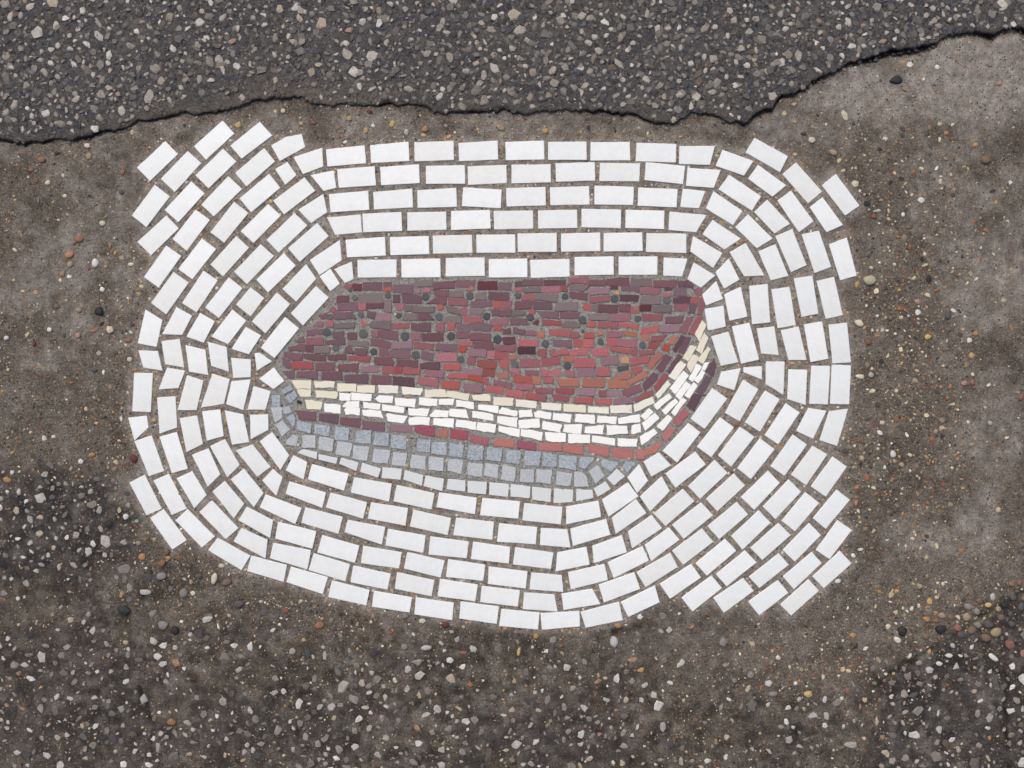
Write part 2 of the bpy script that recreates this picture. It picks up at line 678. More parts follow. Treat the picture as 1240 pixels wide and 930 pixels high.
CORE = {
'330 335 10': '''
R 865,120 900,85 955,95 955,125 915,155
M 980,92 1072,92 1070,162 985,162
P 785,235 915,235 912,302 780,305
P 790,325 925,325 945,310 1030,310 1025,410 795,405
K 1040,330 1125,330 1122,400 1045,402
R 685,420 740,370 762,400 740,432
P 570,475 650,445 655,500 600,510
P 745,440 885,440 890,515 750,515
P 890,430 960,435 1010,510 895,500
R 500,590 560,545 605,555 600,605
K 645,545 730,540 725,600 650,600
G 740,575 995,560 985,615 745,625
C 1075,520 1160,585 1085,590
P 415,650 600,640 605,690 415,715
P 735,680 860,672 855,740 735,740
P 910,690 1015,685 1015,755 915,750
R 415,745 600,742 608,825 420,820
P 280,780 365,735 385,795 300,790
P 640,775 750,770 870,750 870,818 645,820
G 920,780 1160,800 1150,855 925,825
P 200,860 340,815 400,830 400,895 205,890
P 410,835 490,835 490,910 415,905
G 520,860 690,860 690,915 520,920
P 885,860 930,840 985,915 975,925 880,915''',
'440 335 10': '''
P -5,75 215,72 218,165 0,160
G -55,215 228,208 225,315 -55,315
M 50,325 245,320 240,375 52,382
P 55,420 135,435 133,505 50,480
P 250,70 338,70 338,125 250,125
C 248,135 340,132 338,172 250,175
P 365,100 588,105 590,205 365,190
D 365,222 440,225 435,310 362,305
P 470,215 640,220 705,250 700,320 475,315
G 615,75 640,55 830,42 832,115 615,115
V 610,130 655,125 690,155 680,195 620,190
K 720,148 810,150 805,188 725,185
P 855,80 1095,58 1100,135 855,145
P 845,165 1025,165 1025,235 870,220
G 1045,180 1195,175 1205,245 1045,240
P 770,325 880,255 995,240 1000,325
G 255,290 335,290 330,425 258,415
K 400,330 490,330 480,400 405,400
G 508,350 590,350 590,412 505,412
G 605,365 855,370 850,430 605,425
C 905,345 955,340 955,395 910,400
G 995,355 1140,385 1165,460 1020,410
V 165,450 325,445 330,540 165,540
G 475,520 505,450 645,448 640,525
P 668,450 780,450 850,515 670,520
G 945,555 1005,485 1180,485 1178,560
G 70,575 110,545 325,540 325,640 90,605
q 350,575 555,565 550,615 360,630
P 585,570 740,560 810,570 805,660 585,640
R 885,565 970,560 975,655 885,655
C 1015,565 1105,565 1100,640 1020,640
R 105,655 175,660 172,730 105,720
P 180,655 410,660 420,770 205,735
R 585,685 680,685 690,760 590,765
P 712,695 965,690 965,775 720,775
P 95,760 200,760 330,805 325,860 95,825
V 360,800 585,785 580,865 355,865
R 615,800 850,815 840,880 620,870
P 890,815 1130,825 1120,905 875,890''',
'550 335 10': '''
R -70,265 150,275 150,345 -70,330
R 80,385 145,375 155,470 90,465
P 35,590 195,570 190,660 35,670
P 25,690 165,685 165,735 25,735
K 55,785 220,785 215,835 70,825
P 30,45 245,45 240,120 30,120
S 145,155 205,120 240,150 190,168
M 290,65 515,60 525,155 290,150
P 545,75 685,80 680,160 550,155
G 265,210 380,195 385,280 265,275
P 420,190 665,200 660,290 420,270
P 205,310 445,295 455,355 210,375
C 480,305 550,300 545,380 480,370
R 560,300 690,300 680,385 560,370
G 185,400 350,390 365,405 320,455 185,460
P 450,400 530,395 530,470 455,455
P 550,405 690,405 685,475 550,470
K 120,490 325,485 355,550 120,550
R 430,545 480,510 655,510 645,585 440,580
P 225,575 440,575 438,655 225,640
C 485,605 575,600 565,650 485,645
P 595,635 680,630 680,690 595,690
P 195,690 435,695 435,770 195,760
P 235,790 470,795 465,885 240,860
O 55,860 110,845 150,870 110,915 60,900
M 595,740 730,735 735,810 605,815
C 780,755 1015,775 1010,840 785,830
D 740,70 815,60 815,110 740,115
P 830,45 1060,40 1060,100 830,100
K 740,138 825,135 820,170 740,170
G 845,140 1030,130 1035,185 850,190
R 815,220 975,220 975,275 815,285
P 740,310 940,305 930,380 740,385
P 965,300 1175,310 1185,395 965,385
G 705,420 850,425 860,455 710,480
C 900,410 975,400 970,440 915,445
P 685,510 860,510 905,580 685,575
M 955,560 1005,520 1025,540 1010,580
P 725,625 855,650 840,700 725,680
R 870,655 990,660 990,710 870,700
S 1005,670 1085,670 1085,735 1015,735''',
'660 335 10': '''
D -10,45 245,45 245,105 -10,105
K -40,125 185,120 180,185 -40,185
G -110,215 150,220 145,295 -110,275
P -80,420 160,430 155,500 -30,490
q -20,520 195,545 190,585 -25,585
K 55,640 310,650 300,725 60,700
R 290,25 520,15 525,90 430,72 370,67 290,82
G 295,105 370,88 450,98 525,105 470,170 300,155
o 195,115 270,110 265,170 200,170
P 305,185 515,205 500,285 305,245
P 530,65 560,45 725,45 730,105 535,100
P 755,30 1005,15 1010,105 755,100
V 540,145 775,145 770,205 540,215
R 540,255 775,235 775,300 545,310
M 795,110 875,105 875,145 795,148
A 845,180 895,175 895,210 850,210
P 930,120 1135,115 1140,180 935,165
D 910,225 1130,225 1120,300 910,290
C 455,370 490,325 550,340 550,410 480,400
G 558,350 635,345 638,425 560,400
P 650,340 880,350 870,435 645,425
P 905,345 1025,340 1020,420 905,415
K 1040,375 1130,365 1125,435 1045,440
G 125,400 150,320 385,315 390,405 145,410
P 190,435 430,430 380,500 190,500
G 525,455 765,450 770,525 570,525
R 800,455 1030,450 1030,535 800,530
G 205,575 260,545 350,545 430,595 410,615 205,615
C 505,595 550,545 610,555 600,610
R 650,550 885,560 880,625 645,610
C 910,550 1130,590 1120,640 915,590
R 315,670 400,680 425,730 320,735
C 485,680 580,675 590,745 490,740
S 635,665 695,665 695,700 640,705
R 750,665 940,660 930,725 750,732
S 965,665 1110,685 1105,725 970,705
P 105,770 315,775 310,850 110,845
C 345,765 463,762 460,850 350,845
C 470,765 580,765 575,850 468,845
K 760,742 873,752 860,830 755,830
K 880,770 1110,770 1110,852 880,840''',
'770 335 10': '''
G -50,35 185,30 195,115 -55,105
R 80,460 325,460 325,530 85,530
P 220,50 490,50 480,125 220,118
P 515,60 620,50 690,100 680,125 520,120
R 60,130 300,135 295,205 60,205
D 355,130 440,130 435,155 355,160
P 465,140 590,145 615,235 470,225
R 690,140 790,165 790,230 740,220
K 335,205 415,205 410,240 335,240
G 70,240 295,240 290,328 65,323
D 460,258 655,245 650,322 460,318
M 50,350 180,345 175,410 50,410
G 210,365 430,350 425,430 210,430
R 465,335 625,330 610,410 470,410
K 680,245 755,245 748,318 660,318
v 660,325 745,325 700,440 640,435
R 775,265 830,275 835,340 795,460 750,455
P 370,490 575,480 555,555 365,560
V 300,590 530,580 525,660 300,670
R 530,655 625,490 695,495 600,690
R 640,685 735,490 800,495 710,705
C 65,640 265,600 275,660 130,690 65,690
S 70,700 155,697 155,760 75,780
R 190,725 375,710 320,770 195,780
S 400,800 440,725 500,725 455,820
O 315,880 350,820 410,835 390,905
D 450,880 550,715 590,735 480,910
P 520,910 600,740 660,745 580,930
o 160,790 290,800 245,870 155,865''',
'330 415 10': '''
P 145,120 355,140 355,205 240,210 150,160
P 120,190 200,215 225,290 180,305 130,260
k 230,285 245,225 470,245 480,315 235,315
P 385,140 640,145 640,215 500,215 385,175
P 670,150 880,145 885,210 675,205
q 925,165 1180,165 1170,235 925,205
P 525,250 745,245 750,330 530,335
P 800,265 1030,255 1025,355 800,330
P 120,345 260,345 250,440 200,430
P 305,350 535,350 535,435 300,410
P 600,360 835,355 835,450 600,445
P 885,395 1145,385 1150,485 885,485
P 1005,70 1135,75 1130,150 1010,140''',
'440 415 10': '''
V -20,290 150,285 205,350 -10,355
P 190,70 295,70 300,155 195,150
P 320,95 565,95 555,185 310,170
P 135,180 330,180 365,250 350,270 140,250
P 705,110 850,125 840,215 705,185
K 890,130 1130,130 1120,225 895,220
P 405,210 650,215 645,295 405,275
D 690,255 800,240 915,240 910,322 700,305
C 970,260 1175,265 1170,330 975,315
R 230,290 368,290 365,375 235,370
c 375,295 465,295 455,370 375,365
K 490,290 690,300 685,385 490,375
R 750,330 975,355 960,420 750,400
P 105,400 335,405 325,510 105,500
D 360,410 610,430 610,530 365,510
K 670,425 905,445 895,535 670,490
C 955,460 1165,480 1160,560 955,550''',
'550 415 10': '''
C -80,405 -30,375 165,387 160,438 -60,430
V 175,80 380,85 375,175 175,150
R 505,35 745,40 735,105 510,100
W 775,60 975,55 980,135 775,130
o 1025,85 1110,80 1100,165 1020,140
K 410,105 488,102 483,195 410,190
K 495,110 650,130 640,205 495,195
S 660,150 745,145 755,195 665,195
R 165,185 250,180 245,270 165,250
o 285,205 510,235 500,308 380,308 285,275
C 555,220 655,220 650,325 560,290
R 800,205 900,190 1030,220 1030,290 800,290
V 110,310 340,320 330,390 110,375
o 345,322 490,330 480,410 350,400
K 675,345 720,300 795,340 785,390
S 520,370 660,365 650,435 545,430
O 180,392 330,412 345,480 180,440
K 350,430 405,440 400,500 352,485
C 720,400 930,410 935,490 725,475
S 942,420 1045,435 1040,500 942,490
R 865,340 1020,345 1010,395 865,380
K 1090,420 1195,430 1190,490 1090,480
R 480,465 560,465 685,490 680,555 570,525 480,505
C 400,520 590,535 590,625 395,590
C 630,565 835,595 830,675 630,625
K 755,495 955,510 945,575 750,555
q 985,560 1060,545 1060,610 990,590
R 1068,550 1200,560 1190,620 1070,610
C 870,610 988,620 985,690 870,670
R 995,620 1115,640 1110,705 993,695
V 125,500 345,510 330,605 125,590
R -40,485 60,490 55,560 -40,560''',
'660 415 10': '''
R 55,95 112,82 108,155 70,150
K 120,110 260,70 280,130 118,155
C 290,105 510,65 515,145 295,145
C 555,85 755,60 765,155 585,155
K 785,55 1045,75 1040,135 795,90
R 1065,75 1115,80 1110,150 1055,150
q -40,185 180,180 175,260 -40,290
S 225,165 345,170 330,230 230,222
C 360,185 595,195 605,290 350,295
V 680,175 885,165 890,255 690,270
A 925,195 965,165 1015,185 1010,245 935,240
K -50,330 35,330 28,398 -50,400
K 45,335 190,320 185,405 40,400
K 250,345 355,345 355,410 255,405
V 390,315 595,305 590,405 390,410
K 640,305 780,300 785,400 630,390
B 880,302 1000,278 1005,315 890,340
C 1060,310 1160,290 1170,330 1095,390
S 840,410 1000,350 1045,380 1035,420 840,455
S 1020,465 1200,345 1240,345 1230,410 1020,520
S 155,450 395,440 400,520 180,525
S 460,440 715,435 715,535 465,530
S 770,460 985,460 995,545 770,540
q 135,550 345,550 340,620 135,610
V 415,560 605,555 600,640 415,630
R 660,580 740,590 745,650 660,640
V 755,590 900,580 905,640 755,645
R 935,580 1140,510 1175,580 1000,645 950,640
q 95,640 290,650 275,710 110,690
K 360,670 570,660 570,735 365,720
C 610,690 795,685 795,755 610,730
V 845,690 1050,670 1060,725 840,750''',
'770 415 10': '''
R 40,105 225,90 225,130 45,155
K -60,190 175,165 150,240 -60,275
P 90,490 215,365 265,385 250,450 110,590
R 0,665 130,600 200,585 205,630 10,710
S 135,280 265,115 320,150 185,320
P 250,310 360,140 425,175 310,355
P 385,340 510,140 555,170 415,360
q 225,540 340,375 385,395 290,540 255,585''',
}
DOTS = {
'330 335 10': '''
940,158 28
995,255 36
695,490 38
1068,468 42
660,672 50
1098,688 55
765,865 45''',
'440 335 10': '''
295,228 44
752,245 48
425,470 42
915,485 48
503,718 55
1062,722 50
125,910 45''',
'550 335 10': '''
190,230 50
390,480 48
522,758 56
920,492 48
1105,812 50
770,227 38''',
'660 335 10': '''
238,238 42
840,268 50
450,525 52
1122,510 46
672,790 42
1178,828 46
460,660 20''',
'770 335 10': '''
375,290 47''',
'440 415 10': '''
635,145 54
1185,203 44''',
'550 415 10': '''
732,258 48''',
'660 415 10': '''
270,280 50''',
}

# ------------------------------------------------------------------ loose pebbles: x, y, width, height, turn, colour, a = angular
PEBBLES = [
    (1023, 139, 9, 19, -25, 'cream', 'a'), (984, 169, 9, 9, 20, 'cream', ''), (1010, 184, 11, 10, 0, 'tan', ''),
    (1036, 223, 12, 11, 30, 'cream', 'a'), (1050, 246, 11, 9, 10, 'black', 'a'), (1063, 255, 12, 5, -6, 'pale grey', ''),
    (1116, 243, 10, 9, 10, 'white', ''), (1086, 97, 17, 11, -20, 'black', ''), (1194, 193, 14, 13, 0, 'brown', ''),
    (1059, 262, 8, 7, 0, 'red', ''), (1211, 101, 8, 6, 0, 'orange', ''), (1136, 81, 7, 7, 0, 'white', ''),
    (1054, 340, 21, 14, -15, 'beige', ''), (1040, 391, 15, 10, 20, 'cream', ''), (1052, 414, 9, 8, 0, 'red', ''),
    (1124, 408, 11, 8, -8, 'yellow', ''), (1112, 378, 10, 9, -40, 'white', 'a'), (1112, 365, 9, 8, 20, 'pink', ''),
    (1149, 381, 9, 13, 10, 'dark grey', ''), (1155, 376, 9, 6, 35, 'white', 'a'), (1125, 338, 9, 12, 10, 'black', 'a'),
    (1042, 456, 12, 7, 0, 'cream', ''), (1055, 454, 9, 8, 0, 'pale grey', ''), (1177, 430, 8, 10, 0, 'yellow', ''),
    (1182, 404, 8, 8, 0, 'orange', ''), (1168, 464, 10, 8, -20, 'pink', ''), (1178, 463, 8, 9, 0, 'rust', ''),
    (1069, 512, 9, 7, -15, 'cream', 'a'), (1066, 524, 9, 7, 40, 'white', 'a'), (1082, 550, 9, 10, 0, 'white', ''),
    (1103, 551, 6, 6, 0, 'cream', ''), (1199, 512, 7, 7, 0, 'pale grey', 'a'), (1237, 481, 8, 9, 0, 'brick', ''),
    (1043, 666, 9, 5, -5, 'white', 'a'), (1034, 673, 7, 7, 0, 'white', ''), (1015, 704, 9, 6, 0, 'white', ''),
    (1033, 770, 9, 8, 0, 'orange', ''), (1087, 775, 12, 8, 25, 'white', ''), (1093, 764, 13, 14, 0, 'black', ''),
    (876, 778, 12, 14, 5, 'grey', 'a'), (979, 841, 14, 12, 20, 'yellow', 'a'), (1027, 837, 8, 9, 0, 'brick', 'a'),
    (910, 818, 10, 11, 0, 'grey', ''), (943, 797, 8, 8, 0, 'cream', ''), (937, 841, 13, 9, -10, 'grey', ''),
    (1223, 781, 17, 14, 20, 'brick', 'a'), (964, 828, 6, 6, 0, 'white', ''),
    (1173, 735, 11, 11, 0, 'grey', ''), (1171, 747, 12, 13, 20, 'tan', ''), (1184, 741, 9, 11, 0, 'grey', ''),
    (1198, 756, 14, 12, 10, 'dark grey', ''), (1185, 757, 12, 11, 0, 'grey', ''), (1206, 766, 17, 13, -15, 'tan', ''),
    (1194, 772, 15, 12, 10, 'brown', ''), (1177, 764, 14, 11, -20, 'brown', ''), (1165, 769, 13, 11, 0, 'dark grey', ''),
    (1160, 761, 12, 10, 0, 'rust', ''), (1123, 750, 12, 9, 20, 'orange', ''), (1122, 771, 13, 11, 0, 'brown', ''),
    (1140, 762, 15, 13, 0, 'black', ''), (1142, 746, 10, 9, 0, 'tan', ''), (1198, 733, 10, 7, 0, 'yellow', ''),
    (1203, 723, 8, 11, 0, 'pale grey', ''), (1226, 708, 10, 7, 20, 'rust', ''), (1236, 706, 9, 8, 0, 'brick', ''),
    (1218, 733, 12, 11, 0, 'black', ''), (1228, 724, 10, 9, 0, 'dark grey', ''), (1237, 735, 11, 13, 0, 'dark grey', ''),
    (1204, 797, 16, 8, 35, 'white', ''), (1138, 804, 11, 7, 5, 'white', 'a'), (1126, 812, 12, 11, -20, 'pale grey', 'a'),
    (1150, 794, 12, 7, 0, 'white', 'a'), (1154, 782, 9, 7, 40, 'pale grey', 'a'), (1134, 752, 9, 7, 0, 'rust', ''),
    (1152, 748, 9, 8, 0, 'brown', ''), (1187, 728, 9, 8, 0, 'brown', ''), (1213, 748, 10, 9, 0, 'brown', ''),
    (1226, 756, 11, 10, 0, 'dark grey', ''), (1210, 738, 8, 8, 0, 'tan', ''), (1150, 772, 10, 9, 0, 'dark grey', ''),
    (490, 746, 11, 9, 0, 'grey', ''), (511, 752, 10, 8, 0, 'cream', 'a'), (540, 757, 10, 9, 0, 'dark red', ''),
    (649, 771, 9, 8, 0, 'orange', ''), (744, 778, 13, 16, 10, 'pale grey', ''), (749, 758, 11, 8, 25, 'orange', ''),
    (775, 747, 8, 9, 0, 'white', 'a'), (628, 789, 5, 12, 8, 'yellow', ''), (561, 791, 10, 6, 5, 'brick', ''),
    (517, 785, 17, 8, -4, 'pale grey', ''), (490, 784, 11, 10, 0, 'grey', ''), (545, 800, 11, 10, 0, 'white', 'a'),
    (612, 761, 8, 6, 0, 'orange', ''), (386, 758, 16, 10, -3, 'brick', ''),
    (152, 626, 9, 9, 0, 'white', ''), (172, 675, 12, 10, 0, 'orange', ''), (196, 682, 12, 11, -40, 'rust', ''),
    (202, 668, 11, 11, 0, 'brown', ''), (259, 701, 9, 16, 8, 'cream', ''), (274, 705, 17, 9, -20, 'brown', ''),
    (176, 717, 18, 9, 5, 'pale grey', ''), (221, 718, 12, 14, 20, 'grey', ''), (289, 732, 15, 12, 0, 'purple grey', ''),
    (149, 740, 19, 17, 0, 'black', 'a'), (132, 635, 12, 11, 20, 'black', 'a'), (195, 698, 15, 11, 0, 'grey', ''),
    (239, 698, 11, 8, 0, 'dark grey', ''), (207, 875, 13, 10, 0, 'rust', ''), (251, 750, 16, 10, -20, 'pale grey', 'a'),
    (198, 757, 15, 13, 0, 'grey', ''), (212, 764, 12, 12, 0, 'black', ''), (203, 676, 8, 7, 0, 'orange', ''),
    (167, 658, 8, 7, 0, 'tan', ''), (233, 719, 7, 8, 0, 'cream', ''), (268, 685, 8, 6, 0, 'cream', ''),
    (83, 308, 12, 10, 0, 'orange', ''), (84, 320, 9, 10, 0, 'tan', ''), (115, 318, 10, 13, 0, 'white', ''),
    (132, 399, 12, 12, 20, 'cream', 'a'), (123, 350, 8, 7, 0, 'white', ''), (119, 377, 12, 14, 0, 'black', ''),
    (161, 555, 12, 10, 20, 'dark red', ''), (7, 581, 14, 8, 15, 'orange', ''), (7, 409, 7, 7, 0, 'white', ''),
    (113, 448, 9, 7, 0, 'dark grey', ''), (119, 428, 9, 7, 0, 'beige', ''), (83, 335, 8, 6, 0, 'white', 'a'),
    (64, 529, 7, 6, 0, 'cream', ''), (156, 435, 8, 7, 0, 'cream', ''), (94, 375, 9, 7, 20, 'tan', ''),
    (110, 551, 9, 7, 0, 'orange', ''), (97, 559, 8, 8, 0, 'white', 'a'), (59, 399, 7, 8, 0, 'white', 'a'),
    (155, 412, 9, 8, 0, 'rust', ''), (163, 448, 9, 4, -10, 'orange', ''), (158, 320, 9, 6, 0, 'cream', ''),
    (68, 371, 10, 7, 0, 'brown', ''), (41, 416, 5, 9, 0, 'dark red', ''), (94, 406, 8, 8, 0, 'pink', ''),
    (105, 176, 9, 8, 0, 'cream', ''), (49, 193, 11, 9, 0, 'rust', ''), (57, 221, 8, 8, 0, 'cream', ''),
    (123, 270, 9, 8, 0, 'cream', ''), (95, 289, 13, 10, 0, 'rust', ''), (288, 151, 10, 9, 0, 'yellow', ''),
    (379, 148, 8, 6, 0, 'red', ''), (342, 134, 7, 7, 0, 'cream', ''), (146, 232, 7, 7, 0, 'dark grey', ''),
    (107, 189, 9, 11, 0, 'tan', ''), (148, 208, 7, 9, 0, 'rust', ''), (36, 205, 8, 5, 10, 'brick', ''),
    (443, 158, 7, 9, 0, 'amber', ''), (452, 152, 6, 6, 0, 'white', ''), (475, 150, 8, 10, 20, 'yellow', ''),
    (492, 160, 7, 9, 0, 'pale grey', ''), (515, 156, 9, 10, 30, 'orange', ''), (513, 164, 8, 6, 0, 'amber', ''),
    (606, 154, 16, 8, 35, 'tan', ''), (661, 158, 9, 9, 0, 'amber', ''), (540, 152, 6, 6, 0, 'tan', ''),
    (544, 165, 9, 5, -30, 'amber', ''), (423, 143, 8, 8, 0, 'tan', ''), (418, 172, 8, 5, -20, 'white', 'a'),
    (448, 135, 8, 6, 0, 'dark red', ''),
    (627, 132, 3, 13, -20, 'white', ''), (739, 148, 9, 2, -35, 'black', ''), (745, 157, 2, 10, -12, 'black', ''),  # a white straw sliver and two black twigs, built and labelled as pebbles
    (362, 487, 9, 6, 20, 'black', 'a'), (724, 557, 5, 5, 0, 'white', ''), (432, 440, 5, 5, 0, 'amber', 'a'),
    (493, 480, 8, 3, 5, 'amber', ''), (768, 528, 10, 3, -6, 'amber', ''), (892, 514, 7, 6, 0, 'rust', ''),
    (311, 453, 6, 5, 0, 'amber', ''), (308, 460, 5, 6, 0, 'orange', ''), (319, 467, 6, 4, 0, 'cream', ''),
    (310, 499, 6, 4, 0, 'amber', ''), (320, 498, 6, 4, 0, 'orange', ''), (268, 494, 5, 5, 0, 'rust', ''),
    (186, 509, 7, 6, 0, 'amber', ''), (886, 391, 6, 4, 0, 'rust', ''), (917, 266, 5, 6, 0, 'cream', ''),
    (941, 248, 5, 6, 0, 'amber', ''), (885, 276, 6, 4, 0, 'pale grey', ''), (328, 244, 6, 6, 0, 'yellow', ''),
    (472, 582, 7, 5, 0, 'rust', ''), (581, 602, 6, 4, 0, 'amber', ''), (553, 624, 5, 4, 0, 'white', ''),
    (959, 440, 9, 5, 5, 'amber', ''), (437, 588, 5, 3, 0, 'brick', ''), (493, 564, 5, 5, 0, 'yellow', ''),
    (516, 573, 5, 5, 0, 'orange', ''), (241, 218, 5, 6, 30, 'brick', ''), (286, 242, 6, 4, 0, 'rust', ''),
    (240, 253, 6, 5, 0, 'orange', ''), (308, 296, 5, 4, 0, 'brick', ''), (850, 277, 5, 5, 0, 'orange', ''),
]


# ------------------------------------------------------------------ reading the outlines
def outlines(blocks):
    """[(row, glaze, [(x, y), ...])] in millimetres on the road"""
    out = []
    for key, text in blocks.items():
        a = key.split()
        ox, oy, z = float(a[0]), float(a[1]), float(a[2])
        row = a[3] if len(a) > 3 else ''
        for line in text.strip().splitlines():
            w = line.split()
            code = 'x'
            if w[0].isalpha():
                code, w = w[0], w[1:]
            pts = [(ox + float(p.split(',')[0]) / z, oy + float(p.split(',')[1]) / z) for p in w]
            out.append((row, code, pts))
    return out


def area(p):
    return 0.5 * sum(p[i][0] * p[(i + 1) % len(p)][1] - p[(i + 1) % len(p)][0] * p[i][1] for i in range(len(p)))


def cen(p):
    return (sum(q[0] for q in p) / len(p), sum(q[1] for q in p) / len(p))


white, light, grey = outlines(WHITE), outlines(LIGHT), outlines(GREY)
band, foot, core = outlines(BAND), outlines(FOOT), outlines(CORE)
dots = []
for key, text in DOTS.items():
    a = key.split()
    for line in text.strip().splitlines():
        c, r = line.split()
        x, y = c.split(',')
        dots.append((float(a[0]) + float(x) / 10, float(a[1]) + float(y) / 10, float(r) / 10))

# where tiles lie: a raster, 1 mm cells, so that no loose grain is put under a tile
cover = np.zeros((1100, 1400), bool)
inner = np.zeros((1100, 1400), bool)
gx, gy = np.meshgrid(np.arange(1400) + 0.5, np.arange(1100) + 0.5)


def paint(mask, pts, grow=0.0):
    if area(pts) < 0:
        pts = pts[::-1]
    x0, x1 = int(min(p[0] for p in pts) - grow - 1), int(max(p[0] for p in pts) + grow + 2)
    y0, y1 = int(min(p[1] for p in pts) - grow - 1), int(max(p[1] for p in pts) + grow + 2)
    X, Y = gx[y0:y1, x0:x1], gy[y0:y1, x0:x1]
    ok = np.ones(X.shape, bool)
    for i in range(len(pts)):
        (ax, ay), (bx, by) = pts[i], pts[(i + 1) % len(pts)]
        L = math.hypot(bx - ax, by - ay) or 1
        ok &= ((bx - ax) * (Y - ay) - (by - ay) * (X - ax)) / L > -grow
    mask[y0:y1, x0:x1] |= ok


for row, c, p in white + light + grey + band + foot + core:
    paint(cover, p)
for row, c, p in band + foot + core + grey:
    paint(inner, p, 5.0)
mosaic = np.zeros((1100, 1400), bool)
for row, c, p in white + light + grey + band + foot + core:
    paint(mosaic, p, 7.0)


def look(mask, x, y):
    ix = np.clip(np.asarray(x).astype(int), 0, 1399)
    iy = np.clip(np.asarray(y).astype(int), 0, 1099)
    inside = (np.asarray(x) >= 0) & (np.asarray(x) < 1400) & (np.asarray(y) >= 0) & (np.asarray(y) < 1100)
    return mask[iy, ix] & inside


def soft(mask, r):
    """box blur of a mask"""
    a = mask.astype(float)
    for ax in (0, 1):
        for _ in range(2):
            acc = np.zeros_like(a)
            for k in range(-r, r + 1):
                acc += np.roll(a, k, ax)
            a = acc / (2 * r + 1)
    return a


inner_soft = soft(inner, 2)
mosaic_soft = soft(mosaic, 4)

# ------------------------------------------------------------------ the ragged edge of the upper asphalt
EDGE = [(-400, 176), (-120, 172), (0, 171), (30, 171), (60, 167), (85, 168), (110, 163), (140, 156), (160, 148), (172, 144),
        (190, 145), (205, 139), (225, 136), (240, 136), (262, 134), (280, 129), (300, 125), (312, 119), (330, 117),
        (345, 118), (365, 116), (378, 124), (395, 127), (420, 125), (440, 127), (460, 124), (490, 126), (515, 128),
        (525, 132), (545, 134), (570, 136), (590, 134), (610, 131), (632, 137), (650, 132), (680, 133), (700, 134),
        (725, 131), (745, 137), (765, 138), (785, 144), (800, 149), (815, 147), (830, 138), (840, 134), (850, 137),
        (870, 141), (885, 147), (905, 147), (915, 137), (935, 129), (940, 120), (960, 112), (975, 105), (990, 94),
        (1000, 90), (1015, 83), (1025, 77), (1045, 70), (1070, 65), (1100, 58), (1130, 52), (1150, 44), (1180, 40),
        (1240, 36), (1360, 30), (1700, 34)]
EX = np.array([e[0] for e in EDGE], float)
EY = np.array([e[1] for e in EDGE], float)


jag = np.random.default_rng(8).uniform(-1, 1, (3, 1300))


def edge_y(x):
    x = np.asarray(x, float)
    y = np.interp(x, EX, EY)
    tri = lambda c, s: np.interp(x / c, np.arange(-400, 900) , jag[s])
    return y + 2.4 * tri(9.0, 0) + 1.7 * tri(4.2, 1) + 1.0 * tri(2.1, 2) + 6 * vnoise(x, 0 * x, 60, 9) * (np.abs(x - 620) > 700)


# cracks in the lower surface: polylines, millimetres
CRACKS = [[(1218, 800), (1221, 830), (1219, 870), (1224, 930), (1220, 1000)],
          [(1040, 852), (1060, 838), (1085, 812), (1110, 798), (1150, 772), (1200, 742), (1240, 716), (1330, 680)],
          [(165, 828), (176, 850), (186, 880), (183, 930), (190, 1000)],
          [(150, 640), (166, 655), (185, 664)],
          [(200, 705), (225, 715), (262, 706), (300, 694)],
          [(690, 762), (740, 765), (790, 757)],
          [(868, 745), (885, 762), (902, 792)]]


def crack_dist(x, y):
    d = np.full(np.shape(x), 1e9)
    wx = x + 2.5 * vnoise(x, y, 14, 31) + 1.2 * vnoise(x, y, 5, 32)
    wy = y + 2.5 * vnoise(x, y, 14, 33) + 1.2 * vnoise(x, y, 5, 34)
    for line in CRACKS:
        for (ax, ay), (bx, by) in zip(line, line[1:]):
            L2 = (bx - ax) ** 2 + (by - ay) ** 2
            t = np.clip(((wx - ax) * (bx - ax) + (wy - ay) * (by - ay)) / L2, 0, 1)
            d = np.minimum(d, np.hypot(wx - ax - t * (bx - ax), wy - ay - t * (by - ay)))
    return d


def crack_amt(x, y):
    k = np.clip(0.3 + 0.45 * (x > 1040) + 0.7 * vnoise(x, y, 22, 35) + 0.5 * vnoise(x, y, 8, 36), 0, 1)
    return k * np.exp(-(crack_dist(x, y) / (1.0 + 1.8 * k)) ** 2)


def blob(x, y, cx, cy, rx, ry):
    return np.clip(1.35 - np.hypot((x - cx) / rx, (y - cy) / ry), 0, 1)


def worn(x, y):
    """1 where the old dark asphalt with white chippings comes through the brown dirt"""
    wx = x + 35 * vnoise(x, y, 90, 41) + 14 * vnoise(x, y, 28, 42)
    wy = y + 35 * vnoise(x, y, 90, 43) + 14 * vnoise(x, y, 28, 44)
    a = np.zeros(np.shape(x))
    for b in ((30, 660, 120, 75), (70, 840, 170, 120), (270, 835, 170, 90), (120, 740, 130, 60), (470, 850, 110, 90),
              (590, 830, 110, 90), (740, 830, 110, 80), (420, 920, 300, 50), (760, 920, 300, 55), (1140, 890, 120, 95),
              (1230, 860, 60, 130), (900, 890, 140, 60), (-200, 800, 200, 240), (1440, 860, 190, 200), (600, 1120, 1200, 200)):
        a = np.maximum(a, blob(wx, wy, *b))
    return np.clip(a * 1.6, 0, 1)


